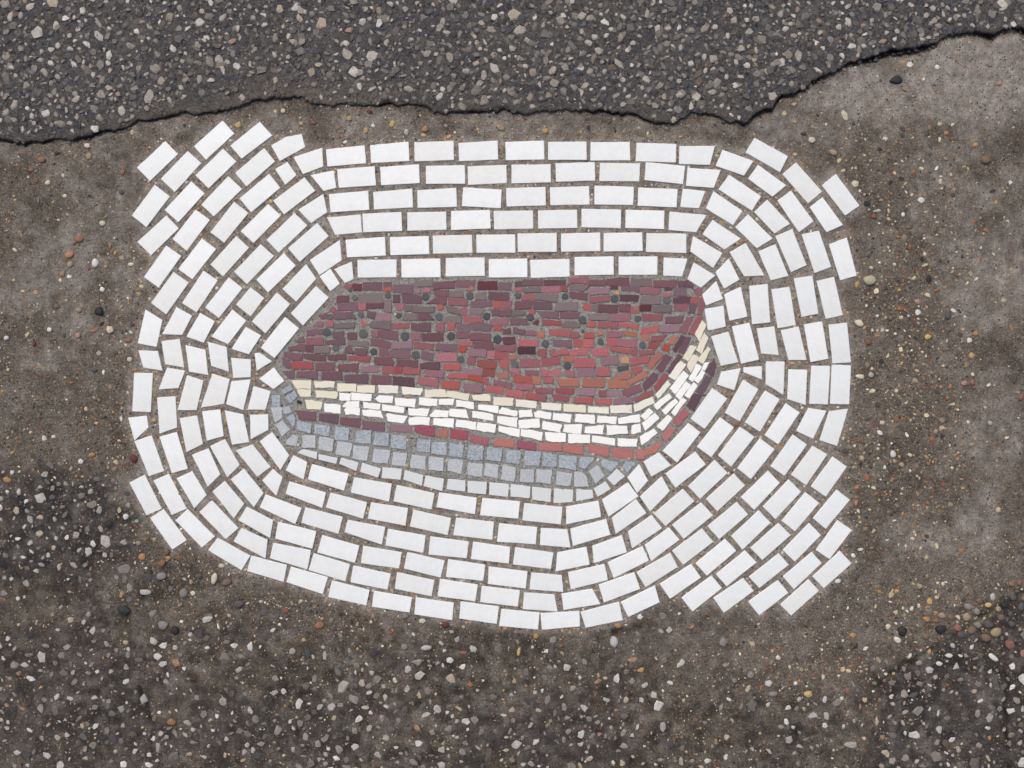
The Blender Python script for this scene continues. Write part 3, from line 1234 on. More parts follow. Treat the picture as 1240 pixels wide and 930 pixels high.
def tarry(x, y):
    wy = y + 22 * vnoise(x, y, 24, 45) + 10 * vnoise(x, y, 8, 46)
    wx = x + 22 * vnoise(x, y, 24, 47) + 10 * vnoise(x, y, 8, 48)
    line = np.interp(x, [1030, 1040, 1060, 1085, 1110, 1150, 1200, 1240, 1330, 1600], [1000, 858, 840, 814, 800, 776, 748, 724, 690, 640])
    slab = np.clip((wy * 0.35 + y * 0.65 - line) / 4, 0, 1) * np.clip((wx + 22 * vnoise(x, y, 45, 50) - 1052) / 16, 0, 1)
    a = np.maximum(blob(wx, wy, 40, 635, 125, 62), 0.42 * blob(wx, wy, 90, 850, 110, 90))
    a = np.maximum(a, np.maximum(0.4 * blob(wx, wy, 330, 880, 120, 60), 0.35 * blob(wx, wy, 640, 900, 110, 45)))
    return np.clip(np.maximum(a * 1.8 * (x < 900), slab * 0.92), 0, 1) * (0.85 + 0.3 * vnoise(x, y, 12, 49))


def pale(x, y):
    a = np.maximum(1.5 * blob(x, y, 1190, 92, 115, 62), blob(x, y, 1070, 112, 80, 38) * 0.9)
    a = np.maximum(a, blob(x, y, 1190, 300, 80, 120) * 0.35)
    a = np.maximum(a, blob(x, y, 1210, 520, 60, 110) * 0.4)
    a = np.maximum(a, blob(x, y, 60, 300, 120, 110) * 0.3)
    a = np.maximum(a, blob(x, y, 1180, 660, 110, 40) * 0.5)
    a = np.maximum(a, blob(x, y, 620, 152, 420, 22) * 0.45)
    ms = np.where((x >= 0) & (x < 1400) & (y >= 0) & (y < 1100),
                  mosaic_soft[np.clip(y.astype(int), 0, 1099), np.clip(x.astype(int), 0, 1399)], 0)
    a = a + 0.45 * vnoise(x, y, 30, 51) * (a > 0) + 0.3 * vnoise(x, y, 9, 52) + 0.3 * np.clip(vnoise(x, y, 70, 53) - 0.1, 0, 1)
    return np.clip(np.maximum(a, ms * (0.85 + 0.25 * vnoise(x, y, 16, 54))), 0, 1)


def base_h(x, y):
    m = np.where((x >= 0) & (x < 1400) & (y >= 0) & (y < 1100),
                 mosaic_soft[np.clip(y.astype(int), 0, 1099), np.clip(x.astype(int), 0, 1399)], 0)
    h = -2.3 + 1.3 * m + 1.3 * vnoise(x, y, 110, 1) * (1 - m) + 0.7 * vnoise(x, y, 24, 2) * (1 - 0.8 * m)
    w = worn(x, y)
    h = h + (0.45 + 0.35 * w) * vnoise(x, y, 6.5, 5) + 0.35 * vnoise(x, y, 13, 6) * (1 - m) - 0.4 * w
    d = y - edge_y(x)
    g = np.clip((x - 880) / 140, 0, 1)
    k = np.clip(0.45 + 0.75 * vnoise(x, 0 * x, 26, 8) + 0.3 * vnoise(x, y, 7, 10), 0.05, 1.1)
    h = h - (4.0 + 5 * g) * k * np.exp(-(np.clip(d, -3, 99) / (1.6 + 1.8 * k + 5 * g)) ** 2)
    h = h - 3.5 * crack_amt(x, y) * (1 - m)
    return np.minimum(h, -0.8 - 0.35 * m)


def top_h(x, y):
    d = edge_y(x) - y
    h = 3.2 + 0.9 * vnoise(x, y, 60, 21) + 0.6 * vnoise(x, y, 14, 22) + 0.5 * vnoise(x, y, 5, 23)
    g = np.clip((x - 880) / 140, 0, 1)
    lowered = 1 - np.exp(-np.clip(d, 0, 999) / (3.5 + 2 * vnoise(x, y, 30, 24)))
    return h * (0.6 + 0.3 * g + (0.4 - 0.3 * g) * lowered)


def gg3(x):
    return np.clip((x - 880) / 140, 0, 1)


def sheet(name, X, Y, Z, m, attrs):
    ny, nx = X.shape
    co = np.stack([(X - CX) * MM, (CY - Y) * MM, Z * MM], -1).reshape(-1, 3)
    i = np.arange(ny * nx).reshape(ny, nx)
    q = np.stack([i[:-1, :-1], i[1:, :-1], i[1:, 1:], i[:-1, 1:]], -1).reshape(-1, 4)
    me = bpy.data.meshes.new(name)
    me.vertices.add(len(co))
    me.vertices.foreach_set('co', co.ravel())
    me.loops.add(q.size)
    me.loops.foreach_set('vertex_index', q.ravel())
    me.polygons.add(len(q))
    me.polygons.foreach_set('loop_start', np.arange(0, q.size, 4))
    me.polygons.foreach_set('use_smooth', np.ones(len(q), bool))
    for k, v in attrs.items():
        a = me.attributes.new(k, 'FLOAT', 'POINT')
        a.data.foreach_set('value', np.asarray(v, float).ravel())
    me.update(calc_edges=True)
    o = link(name, me, m)
    return tag(o, kind='structure')


# ------------------------------------------------------------------ ground materials
def grains(nt, vec, c, scale, stops_, share, size, strength=0.9):
    """sand grains showing in a surface: scattered cells, each with a colour of its own"""
    v = node(nt, 'ShaderNodeTexVoronoi', Scale=scale, Randomness=1.0)
    nz = node(nt, 'ShaderNodeTexNoise', Scale=scale * 1.3, Detail=1.0)
    nt.links.new(vec, nz.inputs['Vector'])
    nt.links.new(mix(nt, 0.0016 * 300 / scale, vec, nz.outputs['Color']), v.inputs['Vector'])
    sep = nt.nodes.new('ShaderNodeSeparateColor')
    nt.links.new(v.outputs['Color'], sep.inputs['Color'])
    pick = mathn(nt, 'LESS_THAN', sep.outputs['Red'], share)
    near = ramp(nt, v.outputs['Distance'], [(size * 0.8, GREY3(1)), (size, GREY3(0))])
    f = mathn(nt, 'MULTIPLY', mathn(nt, 'MULTIPLY', pick, near), strength)
    return mix(nt, f, c, ramp(nt, sep.outputs['Green'], stops_, 'CONSTANT')), f


def stops(cols):
    w = sum(c[3] for c in cols)
    out, a = [], 0.0
    for r, g, b, k in cols:
        out.append((a / w, lin(r, g, b)))
        a += k
    return out


SAND = stops([(150, 136, 116, 3), (178, 160, 132, 2), (198, 186, 162, 1.2), (120, 104, 90, 3), (150, 100, 72, 1.2), (130, 76, 60, .7),
              (72, 66, 64, 3), (54, 52, 52, 1.6), (210, 204, 194, .7), (168, 126, 84, .8)])
TAR = stops([(56, 55, 58, 3), (84, 82, 82, 3), (108, 104, 100, 2.4), (46, 45, 48, 2), (132, 126, 119, 1.5), (98, 86, 76, 1), (156, 150, 142, .7)])


def ground_material():
    m, nt, b = mat('dirty_pavement')
    vec = node(nt, 'ShaderNodeTexCoord').outputs['Object']
    n1 = noise_node(nt, vec, 16, 7, 0.72)
    n2 = noise_node(nt, vec, 90, 6, 0.72)
    n3 = noise_node(nt, vec, 520, 3, 0.7)
    n4 = noise_node(nt, vec, 1500, 2, 0.7)
    c1 = ramp(nt, n1, [(0.34, lin(88, 80, 72)), (0.5, lin(127, 119, 109)), (0.66, lin(157, 150, 140))])
    c2 = ramp(nt, n2, [(0.30, lin(83, 76, 68)), (0.5, lin(129, 119, 108)), (0.70, lin(168, 157, 143))])
    c = mix(nt, 0.5, c1, c2)
    c3 = ramp(nt, n3, [(0.32, GREY3(0.40)), (0.5, GREY3(0.97)), (0.68, GREY3(1.65))])
    c = mix(nt, 0.9, c, c3, 'MULTIPLY')
    sp = ramp(nt, n4, [(0.34, GREY3(0.55)), (0.5, GREY3(1.0)), (0.68, GREY3(1.7))])
    c = mix(nt, 0.55, c, sp, 'MULTIPLY')

    def attr(nm):
        a = nt.nodes.new('ShaderNodeAttribute')
        a.attribute_name = nm
        return a.outputs['Fac']
    c, g1 = grains(nt, vec, c, 230, SAND, 0.30, 0.34)
    c, g2 = grains(nt, vec, c, 520, SAND, 0.45, 0.40)
    n5 = noise_node(nt, vec, 34, 6, 0.72)
    dark = ramp(nt, n5, [(0.34, lin(57, 52, 50)), (0.5, lin(92, 84, 74)), (0.66, lin(131, 119, 104))])
    dark = mix(nt, 0.7, dark, c3, 'MULTIPLY')
    dark, g3 = grains(nt, vec, dark, 300, TAR, 0.4, 0.40)
    f = mathn(nt, 'MULTIPLY', attr('worn'), ramp(nt, n5, [(0.32, GREY3(1.0)), (0.48, GREY3(0.8)), (0.62, GREY3(0.12))]), True)
    c = mix(nt, f, c, dark)
    pl = ramp(nt, n2, [(0.3, lin(135, 128, 118)), (0.5, lin(178, 169, 161)), (0.72, lin(217, 208, 198))])
    pl = mix(nt, 0.45, pl, c3, 'MULTIPLY')
    pl, g5 = grains(nt, vec, pl, 330, SAND, 0.35, 0.38)
    tar = ramp(nt, n2, [(0.3, lin(53, 50, 51)), (0.52, lin(78, 74, 74)), (0.72, lin(106, 100, 95))])
    tar = mix(nt, 0.7, tar, c3, 'MULTIPLY')
    tar, g4 = grains(nt, vec, tar, 260, TAR, 0.4, 0.40)
    c = mix(nt, attr('tar'), c, tar)
    st = ramp(nt, noise_node(nt, vec, 7.5, 8, 0.75), [(0.36, GREY3(0.74)), (0.5, GREY3(1.0)), (0.64, GREY3(1.14))])
    c = mix(nt, 1.0, c, st, 'MULTIPLY')
    c = mix(nt, attr('pale'), c, pl)
    mo = ramp(nt, n3, [(0.28, lin(101, 100, 96)), (0.46, lin(171, 170, 165)), (0.70, lin(227, 224, 218))])
    mo = mix(nt, 0.4, mo, sp, 'MULTIPLY')
    c = mix(nt, attr('mortar'), c, mo)
    dp = mix(nt, 1.0, c, lin(63, 57, 53), 'MULTIPLY')
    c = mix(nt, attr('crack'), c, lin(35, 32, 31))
    nt.links.new(c, b.inputs['Base Color'])
    b.inputs['Roughness'].default_value = 0.92
    b.inputs['Specular IOR Level'].default_value = 0.25
    h = mathn(nt, 'ADD', mathn(nt, 'ADD', mathn(nt, 'MULTIPLY', n3, 1.0), mathn(nt, 'MULTIPLY', n4, 0.6)), mathn(nt, 'MULTIPLY', g1, 0.35))
    bump(nt, b, h, 1.0, 0.0042)
    return m


def asphalt_material():
    m, nt, b = mat('bitumen')
    vec = node(nt, 'ShaderNodeTexCoord').outputs['Object']
    n1 = noise_node(nt, vec, 9, 4, 0.6)
    n2 = noise_node(nt, vec, 130, 4, 0.65)
    n3 = noise_node(nt, vec, 600, 3, 0.7)
    c1 = ramp(nt, n1, [(0.3, lin(68, 67, 71)), (0.7, lin(92, 91, 93))])
    c2 = ramp(nt, n2, [(0.30, lin(58, 57, 60)), (0.5, lin(92, 90, 91)), (0.70, lin(122, 119, 117))])
    c = mix(nt, 0.6, c1, c2)
    c3 = ramp(nt, n3, [(0.3, GREY3(0.5)), (0.5, GREY3(0.95)), (0.72, GREY3(1.7))])
    c = mix(nt, 0.75, c, c3, 'MULTIPLY')
    c, g1 = grains(nt, vec, c, 170, TAR, 0.45, 0.40)
    c, g2 = grains(nt, vec, c, 420, TAR, 0.5, 0.42)
    a = nt.nodes.new('ShaderNodeAttribute')
    a.attribute_name = 'dusty'
    du = ramp(nt, n2, [(0.3, lin(92, 84, 75)), (0.7, lin(142, 131, 117))])
    du = mix(nt, 0.6, du, c3, 'MULTIPLY')
    c = mix(nt, a.outputs['Fac'], c, du)
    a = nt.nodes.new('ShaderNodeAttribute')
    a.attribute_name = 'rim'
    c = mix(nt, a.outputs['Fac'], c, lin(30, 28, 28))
    nt.links.new(c, b.inputs['Base Color'])
    b.inputs['Roughness'].default_value = 0.85
    b.inputs['Specular IOR Level'].default_value = 0.3
    bump(nt, b, mathn(nt, 'ADD', mathn(nt, 'ADD', n3, mathn(nt, 'MULTIPLY', n2, 0.9)), mathn(nt, 'MULTIPLY', g1, 0.3)), 0.95, 0.0035)
    return m


M_GROUND, M_ASPHALT = ground_material(), asphalt_material()

# ------------------------------------------------------------------ the lower surface and the upper asphalt
STEP = 2.5
far = [30000, 12000, 5000, 2000, 900, 400, 180, 80, 35, 15]
xs = np.concatenate([[-360 - f for f in far], np.arange(-360, 1601, STEP), [1600 + f for f in far[::-1]]])
ys = np.concatenate([[-60 - f for f in far], np.arange(-60, 1261, STEP), [1260 + f for f in far[::-1]]])
X, Y = np.meshgrid(xs, ys)
inside = (X >= 0) & (X < 1400) & (Y >= 0) & (Y < 1100)
mort = np.where(inside, inner_soft[np.clip(Y.astype(int), 0, 1099), np.clip(X.astype(int), 0, 1399)], 0)
mort = np.clip(mort * 1.25 + 0.25 * vnoise(X, Y, 18, 61) * (mort > 0.03), 0, 1)
E = edge_y(X)
under = np.where(Y < E - 8, -9.0, 0.0)
grooves = crack_amt(X, Y)
gg = np.clip((X - 880) / 140, 0, 1)
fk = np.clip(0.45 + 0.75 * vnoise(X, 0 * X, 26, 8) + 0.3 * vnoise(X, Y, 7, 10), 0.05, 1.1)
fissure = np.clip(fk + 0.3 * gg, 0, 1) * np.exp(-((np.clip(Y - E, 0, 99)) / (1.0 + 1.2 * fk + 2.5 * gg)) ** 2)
ground = sheet('ground', X, Y, base_h(X, Y) + under, M_GROUND,
               dict(worn=worn(X, Y), tar=np.clip(tarry(X, Y), 0, 1), pale=pale(X, Y), mortar=mort, crack=np.clip(np.maximum(grooves * 0.7, fissure * 0.85), 0, 1)))

xs = np.concatenate([[-360 - f for f in far], np.arange(-360, 1601, STEP), [1600 + f for f in far[::-1]]])
t = np.concatenate([np.arange(0, 60, 2.0), np.arange(60, 520, 3.0), [520, 560, 640, 800, 1000, 2500, 6000, 14000, 30000]])
X, T = np.meshgrid(xs, t[::-1])
YE = edge_y(X)
Yt = YE - T
Z = top_h(X, Yt)
# the broken face below the edge
wx, wt = np.meshgrid(xs, np.array([0.7, 1.0, 0.4, -1.0]))
wy = edge_y(wx) + wt + 0.6 * vnoise(wx, wt * 9, 3, 71)
wz = np.array([[1.0], [-2.0], [-6.0], [-12.0]]) + 0.6 * vnoise(wx, wt * 9, 4, 72)
wz[0] = top_h(xs, edge_y(xs)) * 0.7
XX, YY, ZZ = np.vstack([X, wx]), np.vstack([Yt, wy]), np.vstack([Z, wz])
D = edge_y(XX) - YY
left = np.exp(-((XX - 330) / 190) ** 2)
dusty = np.clip(np.exp(-np.clip(D, 0, 999) / (8 + 16 * left)) * (0.3 + 0.5 * left) * (1 - 0.9 * np.clip((XX - 880) / 140, 0, 1))
                + 0.22 * vnoise(XX, YY, 40, 73), 0, 1)
rim = np.clip(np.exp(-np.clip(D - 0.5, 0, 99) / 0.9) * (0.6 + 0.5 * vnoise(XX, YY, 12, 74)), 0, 1)  # shadow of the step painted in as a dark tone along the edge
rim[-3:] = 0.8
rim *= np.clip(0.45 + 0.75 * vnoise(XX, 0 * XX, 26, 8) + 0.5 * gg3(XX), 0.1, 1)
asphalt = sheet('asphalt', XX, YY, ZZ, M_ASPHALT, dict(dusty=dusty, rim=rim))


# ------------------------------------------------------------------ broken stone and grit
def chip_material(name, stops, rough=0.75):
    m, nt, b = mat(name)
    g = nt.nodes.new('ShaderNodeNewGeometry')
    vec = node(nt, 'ShaderNodeTexCoord').outputs['Object']
    c = ramp(nt, g.outputs['Random Per Island'], stops, 'CONSTANT')
    n = noise_node(nt, vec, 260, 4, 0.65)
    k = ramp(nt, n, [(0.3, GREY3(0.62)), (0.52, GREY3(1.0)), (0.75, GREY3(1.28))])
    c = mix(nt, 0.8, c, k, 'MULTIPLY')
    nt.links.new(c, b.inputs['Base Color'])
    b.inputs['Roughness'].default_value = rough
    b.inputs['Specular IOR Level'].default_value = 0.35
    bump(nt, b, noise_node(nt, vec, 700, 3, 0.6), 0.35, 0.0012)
    return m


def chips(name, spots, m, hfun, proud, flat=False):
    """angular bits of stone half sunk in the surface; one mesh"""
    V, F = [], []
    x = np.array([s[0] for s in spots])
    y = np.array([s[1] for s in spots])
    H = hfun(x, y)
    for (px, py, dia), h in zip(spots, H):
        n = rnd.choice((5, 6, 7, 8)) if dia > 4 else rnd.choice((4, 5, 6))
        el = rnd.uniform(0.45, 0.95)
        rot = rnd.uniform(0, math.tau)
        ph = rnd.uniform(0, math.tau)
        up = proud * rnd.uniform(0.3, 1.2) * min(1.0, dia / 7) + 0.25
        sx, sy = rnd.uniform(-0.14, 0.14), rnd.uniform(-0.14, 0.14)
        ring = []
        for i in range(n):
            a = ph + (i + rnd.uniform(-0.33, 0.33)) * math.tau / n
            r = dia / 2 * rnd.uniform(0.68, 1.15)
            u, v = r * math.cos(a), r * el * math.sin(a)
            ring.append((u * math.cos(rot) - v * math.sin(rot), u * math.sin(rot) + v * math.cos(rot)))
        k = len(V)
        top = rnd.uniform(0.55, 0.82)
        ox, oy = rnd.uniform(-.1, .1) * dia, rnd.uniform(-.1, .1) * dia
        for s, dz in ((1.0, -1.6), (1.0, up * 0.35), (top, up)):
            for (u, v) in ring:
                a, b = u * s + (ox if s < 1 else 0), v * s + (oy if s < 1 else 0)
                V.append(P2(px + a, py + b, h + dz + (a * sx + b * sy if dz > 0 else 0)))
        for q in (0, n):
            for i in range(n):
                j = (i + 1) % n
                F.append((k + q + j, k + q + i, k + q + n + i, k + q + n + j))
        F.append(tuple(k + 2 * n + i for i in range(n))[::-1])
    me = bpy.data.meshes.new(name)
    me.from_pydata(V, [], F)
    me.update()
    return link(name, me, m)


def scatter(n, sizes, box, weight, taken, gap=0.6):
    """dart throwing, largest first; `taken` is a shared hash of what lies already"""
    cell = 20.0
    dia = sorted((rnd.uniform(*rnd.choices([s[:2] for s in sizes], [s[2] for s in sizes])[0]) for _ in range(n)), reverse=True)
    out = []
    tries = rng.random((n * 45, 3))
    tx = box[0] + tries[:, 0] * (box[2] - box[0])
    ty = box[1] + tries[:, 1] * (box[3] - box[1])
    keep = np.nonzero(tries[:, 2] < weight(tx, ty))[0]
    it = iter(keep)
    for d in dia:
        for _ in range(4):
            i = next(it, None)
            if i is None:
                return out
            x, y = tx[i], ty[i]
            cx, cy = int(x // cell), int(y // cell)
            if all((x - a) ** 2 + (y - b) ** 2 > (gap * (d + e) / 2 + 0.25) ** 2
                   for ix in (cx - 1, cx, cx + 1) for iy in (cy - 1, cy, cy + 1) for a, b, e in taken.get((ix, iy), ())):
                taken.setdefault((cx, cy), []).append((x, y, d))
                out.append((x, y, d))
                break
    return out


taken = {}
for p in PEBBLES:
    taken.setdefault((int(p[0] // 20), int(p[1] // 20)), []).append((p[0], p[1], max(p[2], p[3])))

M_CHIP = chip_material('pale_roadstone', stops([
    (112, 108, 104, 3), (136, 130, 123, 3), (158, 151, 143, 3.4), (172, 166, 158, 3), (184, 178, 171, 1.8), (198, 193, 187, 0.6),
    (142, 131, 118, 1.2), (166, 153, 137, 0.8), (98, 95, 95, 2.4), (150, 126, 112, 0.2), (124, 120, 119, 2)]))
M_CHIP_DARK = chip_material('dark_roadstone', stops([
    (70, 69, 71, 3), (90, 87, 86, 3), (108, 103, 99, 3), (60, 58, 61, 2), (128, 121, 113, 2.4), (98, 86, 77, 1), (146, 138, 129, 1)]))
M_CHIP_WHITE = chip_material('white_roadstone', stops([
    (174, 169, 164, 3), (194, 190, 185, 2.4), (156, 150, 144, 3), (138, 132, 127, 3), (206, 203, 198, 0.6), (170, 156, 138, 1.6),
    (122, 115, 110, 2.4), (150, 122, 102, 0.5), (104, 98, 95, 1.5)]))
M_JOINT = chip_material('joint_gravel', stops([
    (180, 144, 106, 3), (158, 106, 80, 1.6), (200, 184, 156, 2.4), (146, 130, 112, 3.4), (140, 84, 70, 0.6), (190, 160, 110, 1.6), (80, 72, 68, 1.6), (214, 206, 194, 1)]))
M_GRIT = chip_material('river_grit', stops([
    (160, 142, 118, 3), (186, 168, 138, 2.2), (206, 192, 166, 1.6), (138, 120, 100, 3), (150, 104, 76, 1.5), (170, 122, 84, 1.0),
    (140, 82, 66, 0.7), (214, 208, 198, 1.2), (122, 110, 100, 3), (80, 74, 70, 2.2), (58, 55, 55, 1.2), (184, 148, 96, 0.8)]))

wt = lambda x, y: (y < edge_y(x) - 3) * np.clip((edge_y(x) - y) / (20 + 26 * np.exp(-((x - 300) / 120) ** 2)) + 0.15 - 0.25 * np.exp(-((x - 300) / 110) ** 2), 0, 1)
box = (-340, -340, 1580, 180)
spots = scatter(10000, [(13, 18, 3), (9, 13, 14), (6, 9, 42), (3.6, 6, 41)], box, wt, {}, 0.95)
chips('aggregate', spots, M_CHIP, top_h, 1.5)
tag(C.objects['aggregate'], 'pale grey stone chippings embedded in the dark asphalt along the top', 'aggregate', kind='stuff')
spots = scatter(13000, [(6, 14, 3), (2.5, 6, 7)], box, wt, {}, 0.7)
o = chips('aggregate', spots, M_CHIP_DARK, top_h, 0.8)
tag(o, 'dark grey stone chippings embedded in the upper asphalt', 'aggregate', kind='stuff')


def lower_ok(x, y):
    return (~look(cover, x, y)) & (y > edge_y(x) + 3)


def w_white(x, y):
    return lower_ok(x, y) * (~look(mosaic, x, y)) * np.maximum(worn(x, y) ** 1.5 * np.clip(0.55 + 1.3 * vnoise(x, y, 42, 87), 0.08, 1), 1.0 * tarry(x, y))


spots = scatter(3300, [(12, 18, 6), (8, 12, 34), (4.5, 8, 50)], (-340, 560, 1580, 1240), w_white, taken, 1.0)
o = chips('chippings', spots, M_CHIP_WHITE, base_h, 1.3)
tag(o, 'white and pale grey chippings in the worn dark asphalt along the bottom', 'chippings', kind='stuff')
spots = scatter(5000, [(5, 13, 3), (2.5, 5, 7)], (-340, 540, 1580, 1240), w_white, taken, 0.8)
o = chips('chippings', spots, M_CHIP_DARK, base_h, 0.9)
tag(o, 'dark chippings in the worn asphalt along the bottom', 'chippings', kind='stuff')


def w_grit(x, y):
    c = 0.3 + 0.6 * np.clip(vnoise(x, y, 38, 81) + 0.15, 0, 1)
    c = c + 0.55 * blob(x, y, 1085, 470, 70, 170) + 0.6 * blob(x, y, 1080, 600, 60, 60) + 0.5 * blob(x, y, 160, 500, 40, 200)
    c = c + 0.7 * blob(x, y, 1150, 755, 110, 50) + 0.5 * blob(x, y, 1000, 800, 120, 60) + 0.5 * blob(x, y, 190, 690, 60, 50)
    c = c + 0.6 * blob(x, y, 400, 740, 130, 30) + 0.4 * blob(x, y, 860, 850, 60, 60)
    return lower_ok(x, y) * np.clip(c, 0, 1) * (1 - 0.75 * look(inner, x, y)) * np.where(look(mosaic, x, y), 1.6, 1.0)


def w_gravel(x, y):
    c = 0.05 + 0.10 * np.clip(vnoise(x, y, 38, 83), 0, 1)
    c = c + 0.55 * blob(x, y, 1095, 430, 80, 190) + 0.5 * blob(x, y, 1070, 590, 55, 60) + 0.3 * blob(x, y, 150, 480, 35, 190)
    c = c + 1.0 * blob(x, y, 1170, 750, 105, 38) + 0.3 * blob(x, y, 1000, 810, 120, 40) + 0.5 * blob(x, y, 195, 680, 50, 45)
    c = c + 0.4 * blob(x, y, 400, 745, 110, 22) + 0.3 * blob(x, y, 1090, 190, 70, 60)
    return lower_ok(x, y) * np.clip(c, 0, 1) * (~look(mosaic, x, y))


spots = scatter(2300, [(5, 8.5, 2), (3.2, 5, 7)], (-110, 30, 1350, 1040), w_gravel, taken, 0.85)
o = chips('gravel', spots, M_GRIT, base_h, 1.5)
tag(o, 'loose tan, cream and rust gravel gathered in drifts beside the mosaic', 'gravel', kind='stuff')
spots = scatter(3600, [(3.0, 4.8, 3), (2.0, 3.0, 5)], (150, 140, 1050, 780),
                lambda x, y: lower_ok(x, y) * look(mosaic, x, y) * np.where(look(inner, x, y), 0.12, 1.0) * (0.25 + 0.75 * (vnoise(x, y, 17, 84) > -0.1)), taken, 0.8)
o = chips('gravel', spots, M_JOINT, base_h, 1.0)
tag(o, 'rust and tan gravel pressed into the joints between the white tiles', 'gravel', kind='stuff')
spots = scatter(29000, [(2.8, 4.4, 9), (1.9, 2.8, 36), (1.3, 1.9, 55)], (-340, 30, 1580, 1240), w_grit, taken, 0.7)
o = chips('grit', spots, M_GRIT, base_h, 0.7)
tag(o, 'fine tan, rust and black grit scattered over the brown pavement and in the joints', 'grit', kind='stuff')


# crumbs broken off the edge of the upper layer, lying in and along the crack
spots = scatter(520, [(4, 8, 1), (2, 4, 4)], (-100, 20, 1340, 185),
                lambda x, y: np.exp(-(np.abs(y - edge_y(x) - 2.5) / 4.5) ** 2) * np.clip(0.5 + vnoise(x, y, 26, 91), 0.08, 1), taken, 0.7)
o = chips('crumbs', spots, M_CHIP_DARK, lambda x, y: np.where(y < edge_y(x), top_h(x, y), np.maximum(base_h(x, y), -4.0)), 1.6)
tag(o, 'dark crumbs of broken asphalt along the ragged edge', 'crumbs', kind='stuff')

# ------------------------------------------------------------------ tile materials
def marble_material():
    m, nt, b = mat('white_marble')
    vec = node(nt, 'ShaderNodeTexCoord').outputs['Object']
    info = nt.nodes.new('ShaderNodeObjectInfo')
    c0 = ramp(nt, info.outputs['Random'], [(0.0, lin(229, 232, 233)), (0.35, lin(237, 240, 242)), (0.8, lin(230, 234, 236)), (1.0, lin(229, 231, 230))])
    n1 = noise_node(nt, vec, 70, 5, 0.6)
    c = mix(nt, 0.5, c0, ramp(nt, n1, [(0.3, GREY3(0.84)), (0.5, GREY3(0.97)), (0.7, GREY3(1.0))]), 'MULTIPLY')
    n2 = noise_node(nt, vec, 900, 2, 0.6)
    c = mix(nt, 0.5, c, ramp(nt, n2, [(0.3, GREY3(0.90)), (0.6, GREY3(1.0))]), 'MULTIPLY')
    pit = node(nt, 'ShaderNodeTexVoronoi', Scale=75.0)
    nt.links.new(vec, pit.inputs['Vector'])
    sel = ramp(nt, pit.outputs['Color'], [(0.0, GREY3(0)), (0.80, GREY3(0)), (0.84, GREY3(1))])
    dot = ramp(nt, pit.outputs['Distance'], [(0.035, GREY3(1)), (0.07, GREY3(0))])
    f = mix(nt, 1.0, sel, dot, 'MULTIPLY')
    c = mix(nt, f, c, lin(120, 112, 105))
    dirt = ramp(nt, noise_node(nt, vec, 22, 6, 0.7), [(0.5, GREY3(0)), (0.74, GREY3(0.5))])
    c = mix(nt, dirt, c, lin(196, 192, 186))
    nt.links.new(c, b.inputs['Base Color'])
    b.inputs['Roughness'].default_value = 0.33
    b.inputs['Specular IOR Level'].default_value = 0.4
    bump(nt, b, noise_node(nt, vec, 420, 4, 0.6), 0.18, 0.0008)
    return m


def glaze(name, rgb, vary=0.3, mottled=0.35, rough=0.55, other=None, mute=0.74, vein=None):
    m, nt, b = mat(name)
    vec = node(nt, 'ShaderNodeTexCoord').outputs['Object']
    info = nt.nodes.new('ShaderNodeObjectInfo')
    hs = nt.nodes.new('ShaderNodeHueSaturation')
    g = 0.3 * rgb[0] + 0.59 * rgb[1] + 0.11 * rgb[2]
    rgb = tuple(g + (v - g) * mute for v in rgb)
    if other:
        other = tuple(g + (v - g) * mute for v in other)
    hs.inputs['Color'].default_value = lin(*rgb)
    val = mathn(nt, 'ADD', mathn(nt, 'MULTIPLY', info.outputs['Random'], vary), 1 - vary / 2)
    nt.links.new(val, hs.inputs['Value'])
    r2 = mathn(nt, 'FRACT', mathn(nt, 'MULTIPLY', info.outputs['Random'], 17.31))
    nt.links.new(mathn(nt, 'ADD', mathn(nt, 'MULTIPLY', r2, vary * 0.9), 1 - vary * 0.45), hs.inputs['Saturation'])
    nt.links.new(mathn(nt, 'ADD', mathn(nt, 'MULTIPLY', r2, 0.03), 0.485), hs.inputs['Hue'])
    c = hs.outputs['Color']
    n1 = noise_node(nt, vec, 330, 5, 0.7)
    if other:
        c = mix(nt, ramp(nt, n1, [(0.46, GREY3(0)), (0.6, GREY3(0.75))]), c, lin(*other))
    if vein:
        w = node(nt, 'ShaderNodeTexNoise', Scale=210.0, Detail=4.0, Roughness=0.6, Distortion=2.2)
        shift = nt.nodes.new('ShaderNodeVectorMath')
        shift.operation = 'ADD'
        nt.links.new(vec, shift.inputs[0])
        nt.links.new(info.outputs['Location'], shift.inputs[1])
        nt.links.new(shift.outputs[0], w.inputs['Vector'])
        c = mix(nt, ramp(nt, w.outputs['Fac'], [(0.44, GREY3(0)), (0.5, GREY3(0.8)), (0.56, GREY3(0))]), c, lin(*vein))
        c = mix(nt, ramp(nt, w.outputs['Fac'], [(0.3, GREY3(0.7)), (0.42, GREY3(0))]), c, lin(*other))
    n2 = noise_node(nt, vec, 800, 3, 0.65)
    c = mix(nt, mottled, c, ramp(nt, n2, [(0.3, GREY3(0.45)), (0.5, GREY3(1.0)), (0.7, GREY3(1.5))]), 'MULTIPLY')
    nt.links.new(c, b.inputs['Base Color'])
    b.inputs['Roughness'].default_value = rough
    b.inputs['Specular IOR Level'].default_value = 0.35
    bump(nt, b, mathn(nt, 'ADD', n1, mathn(nt, 'MULTIPLY', n2, 0.5)), 0.4, 0.0014)
    return m


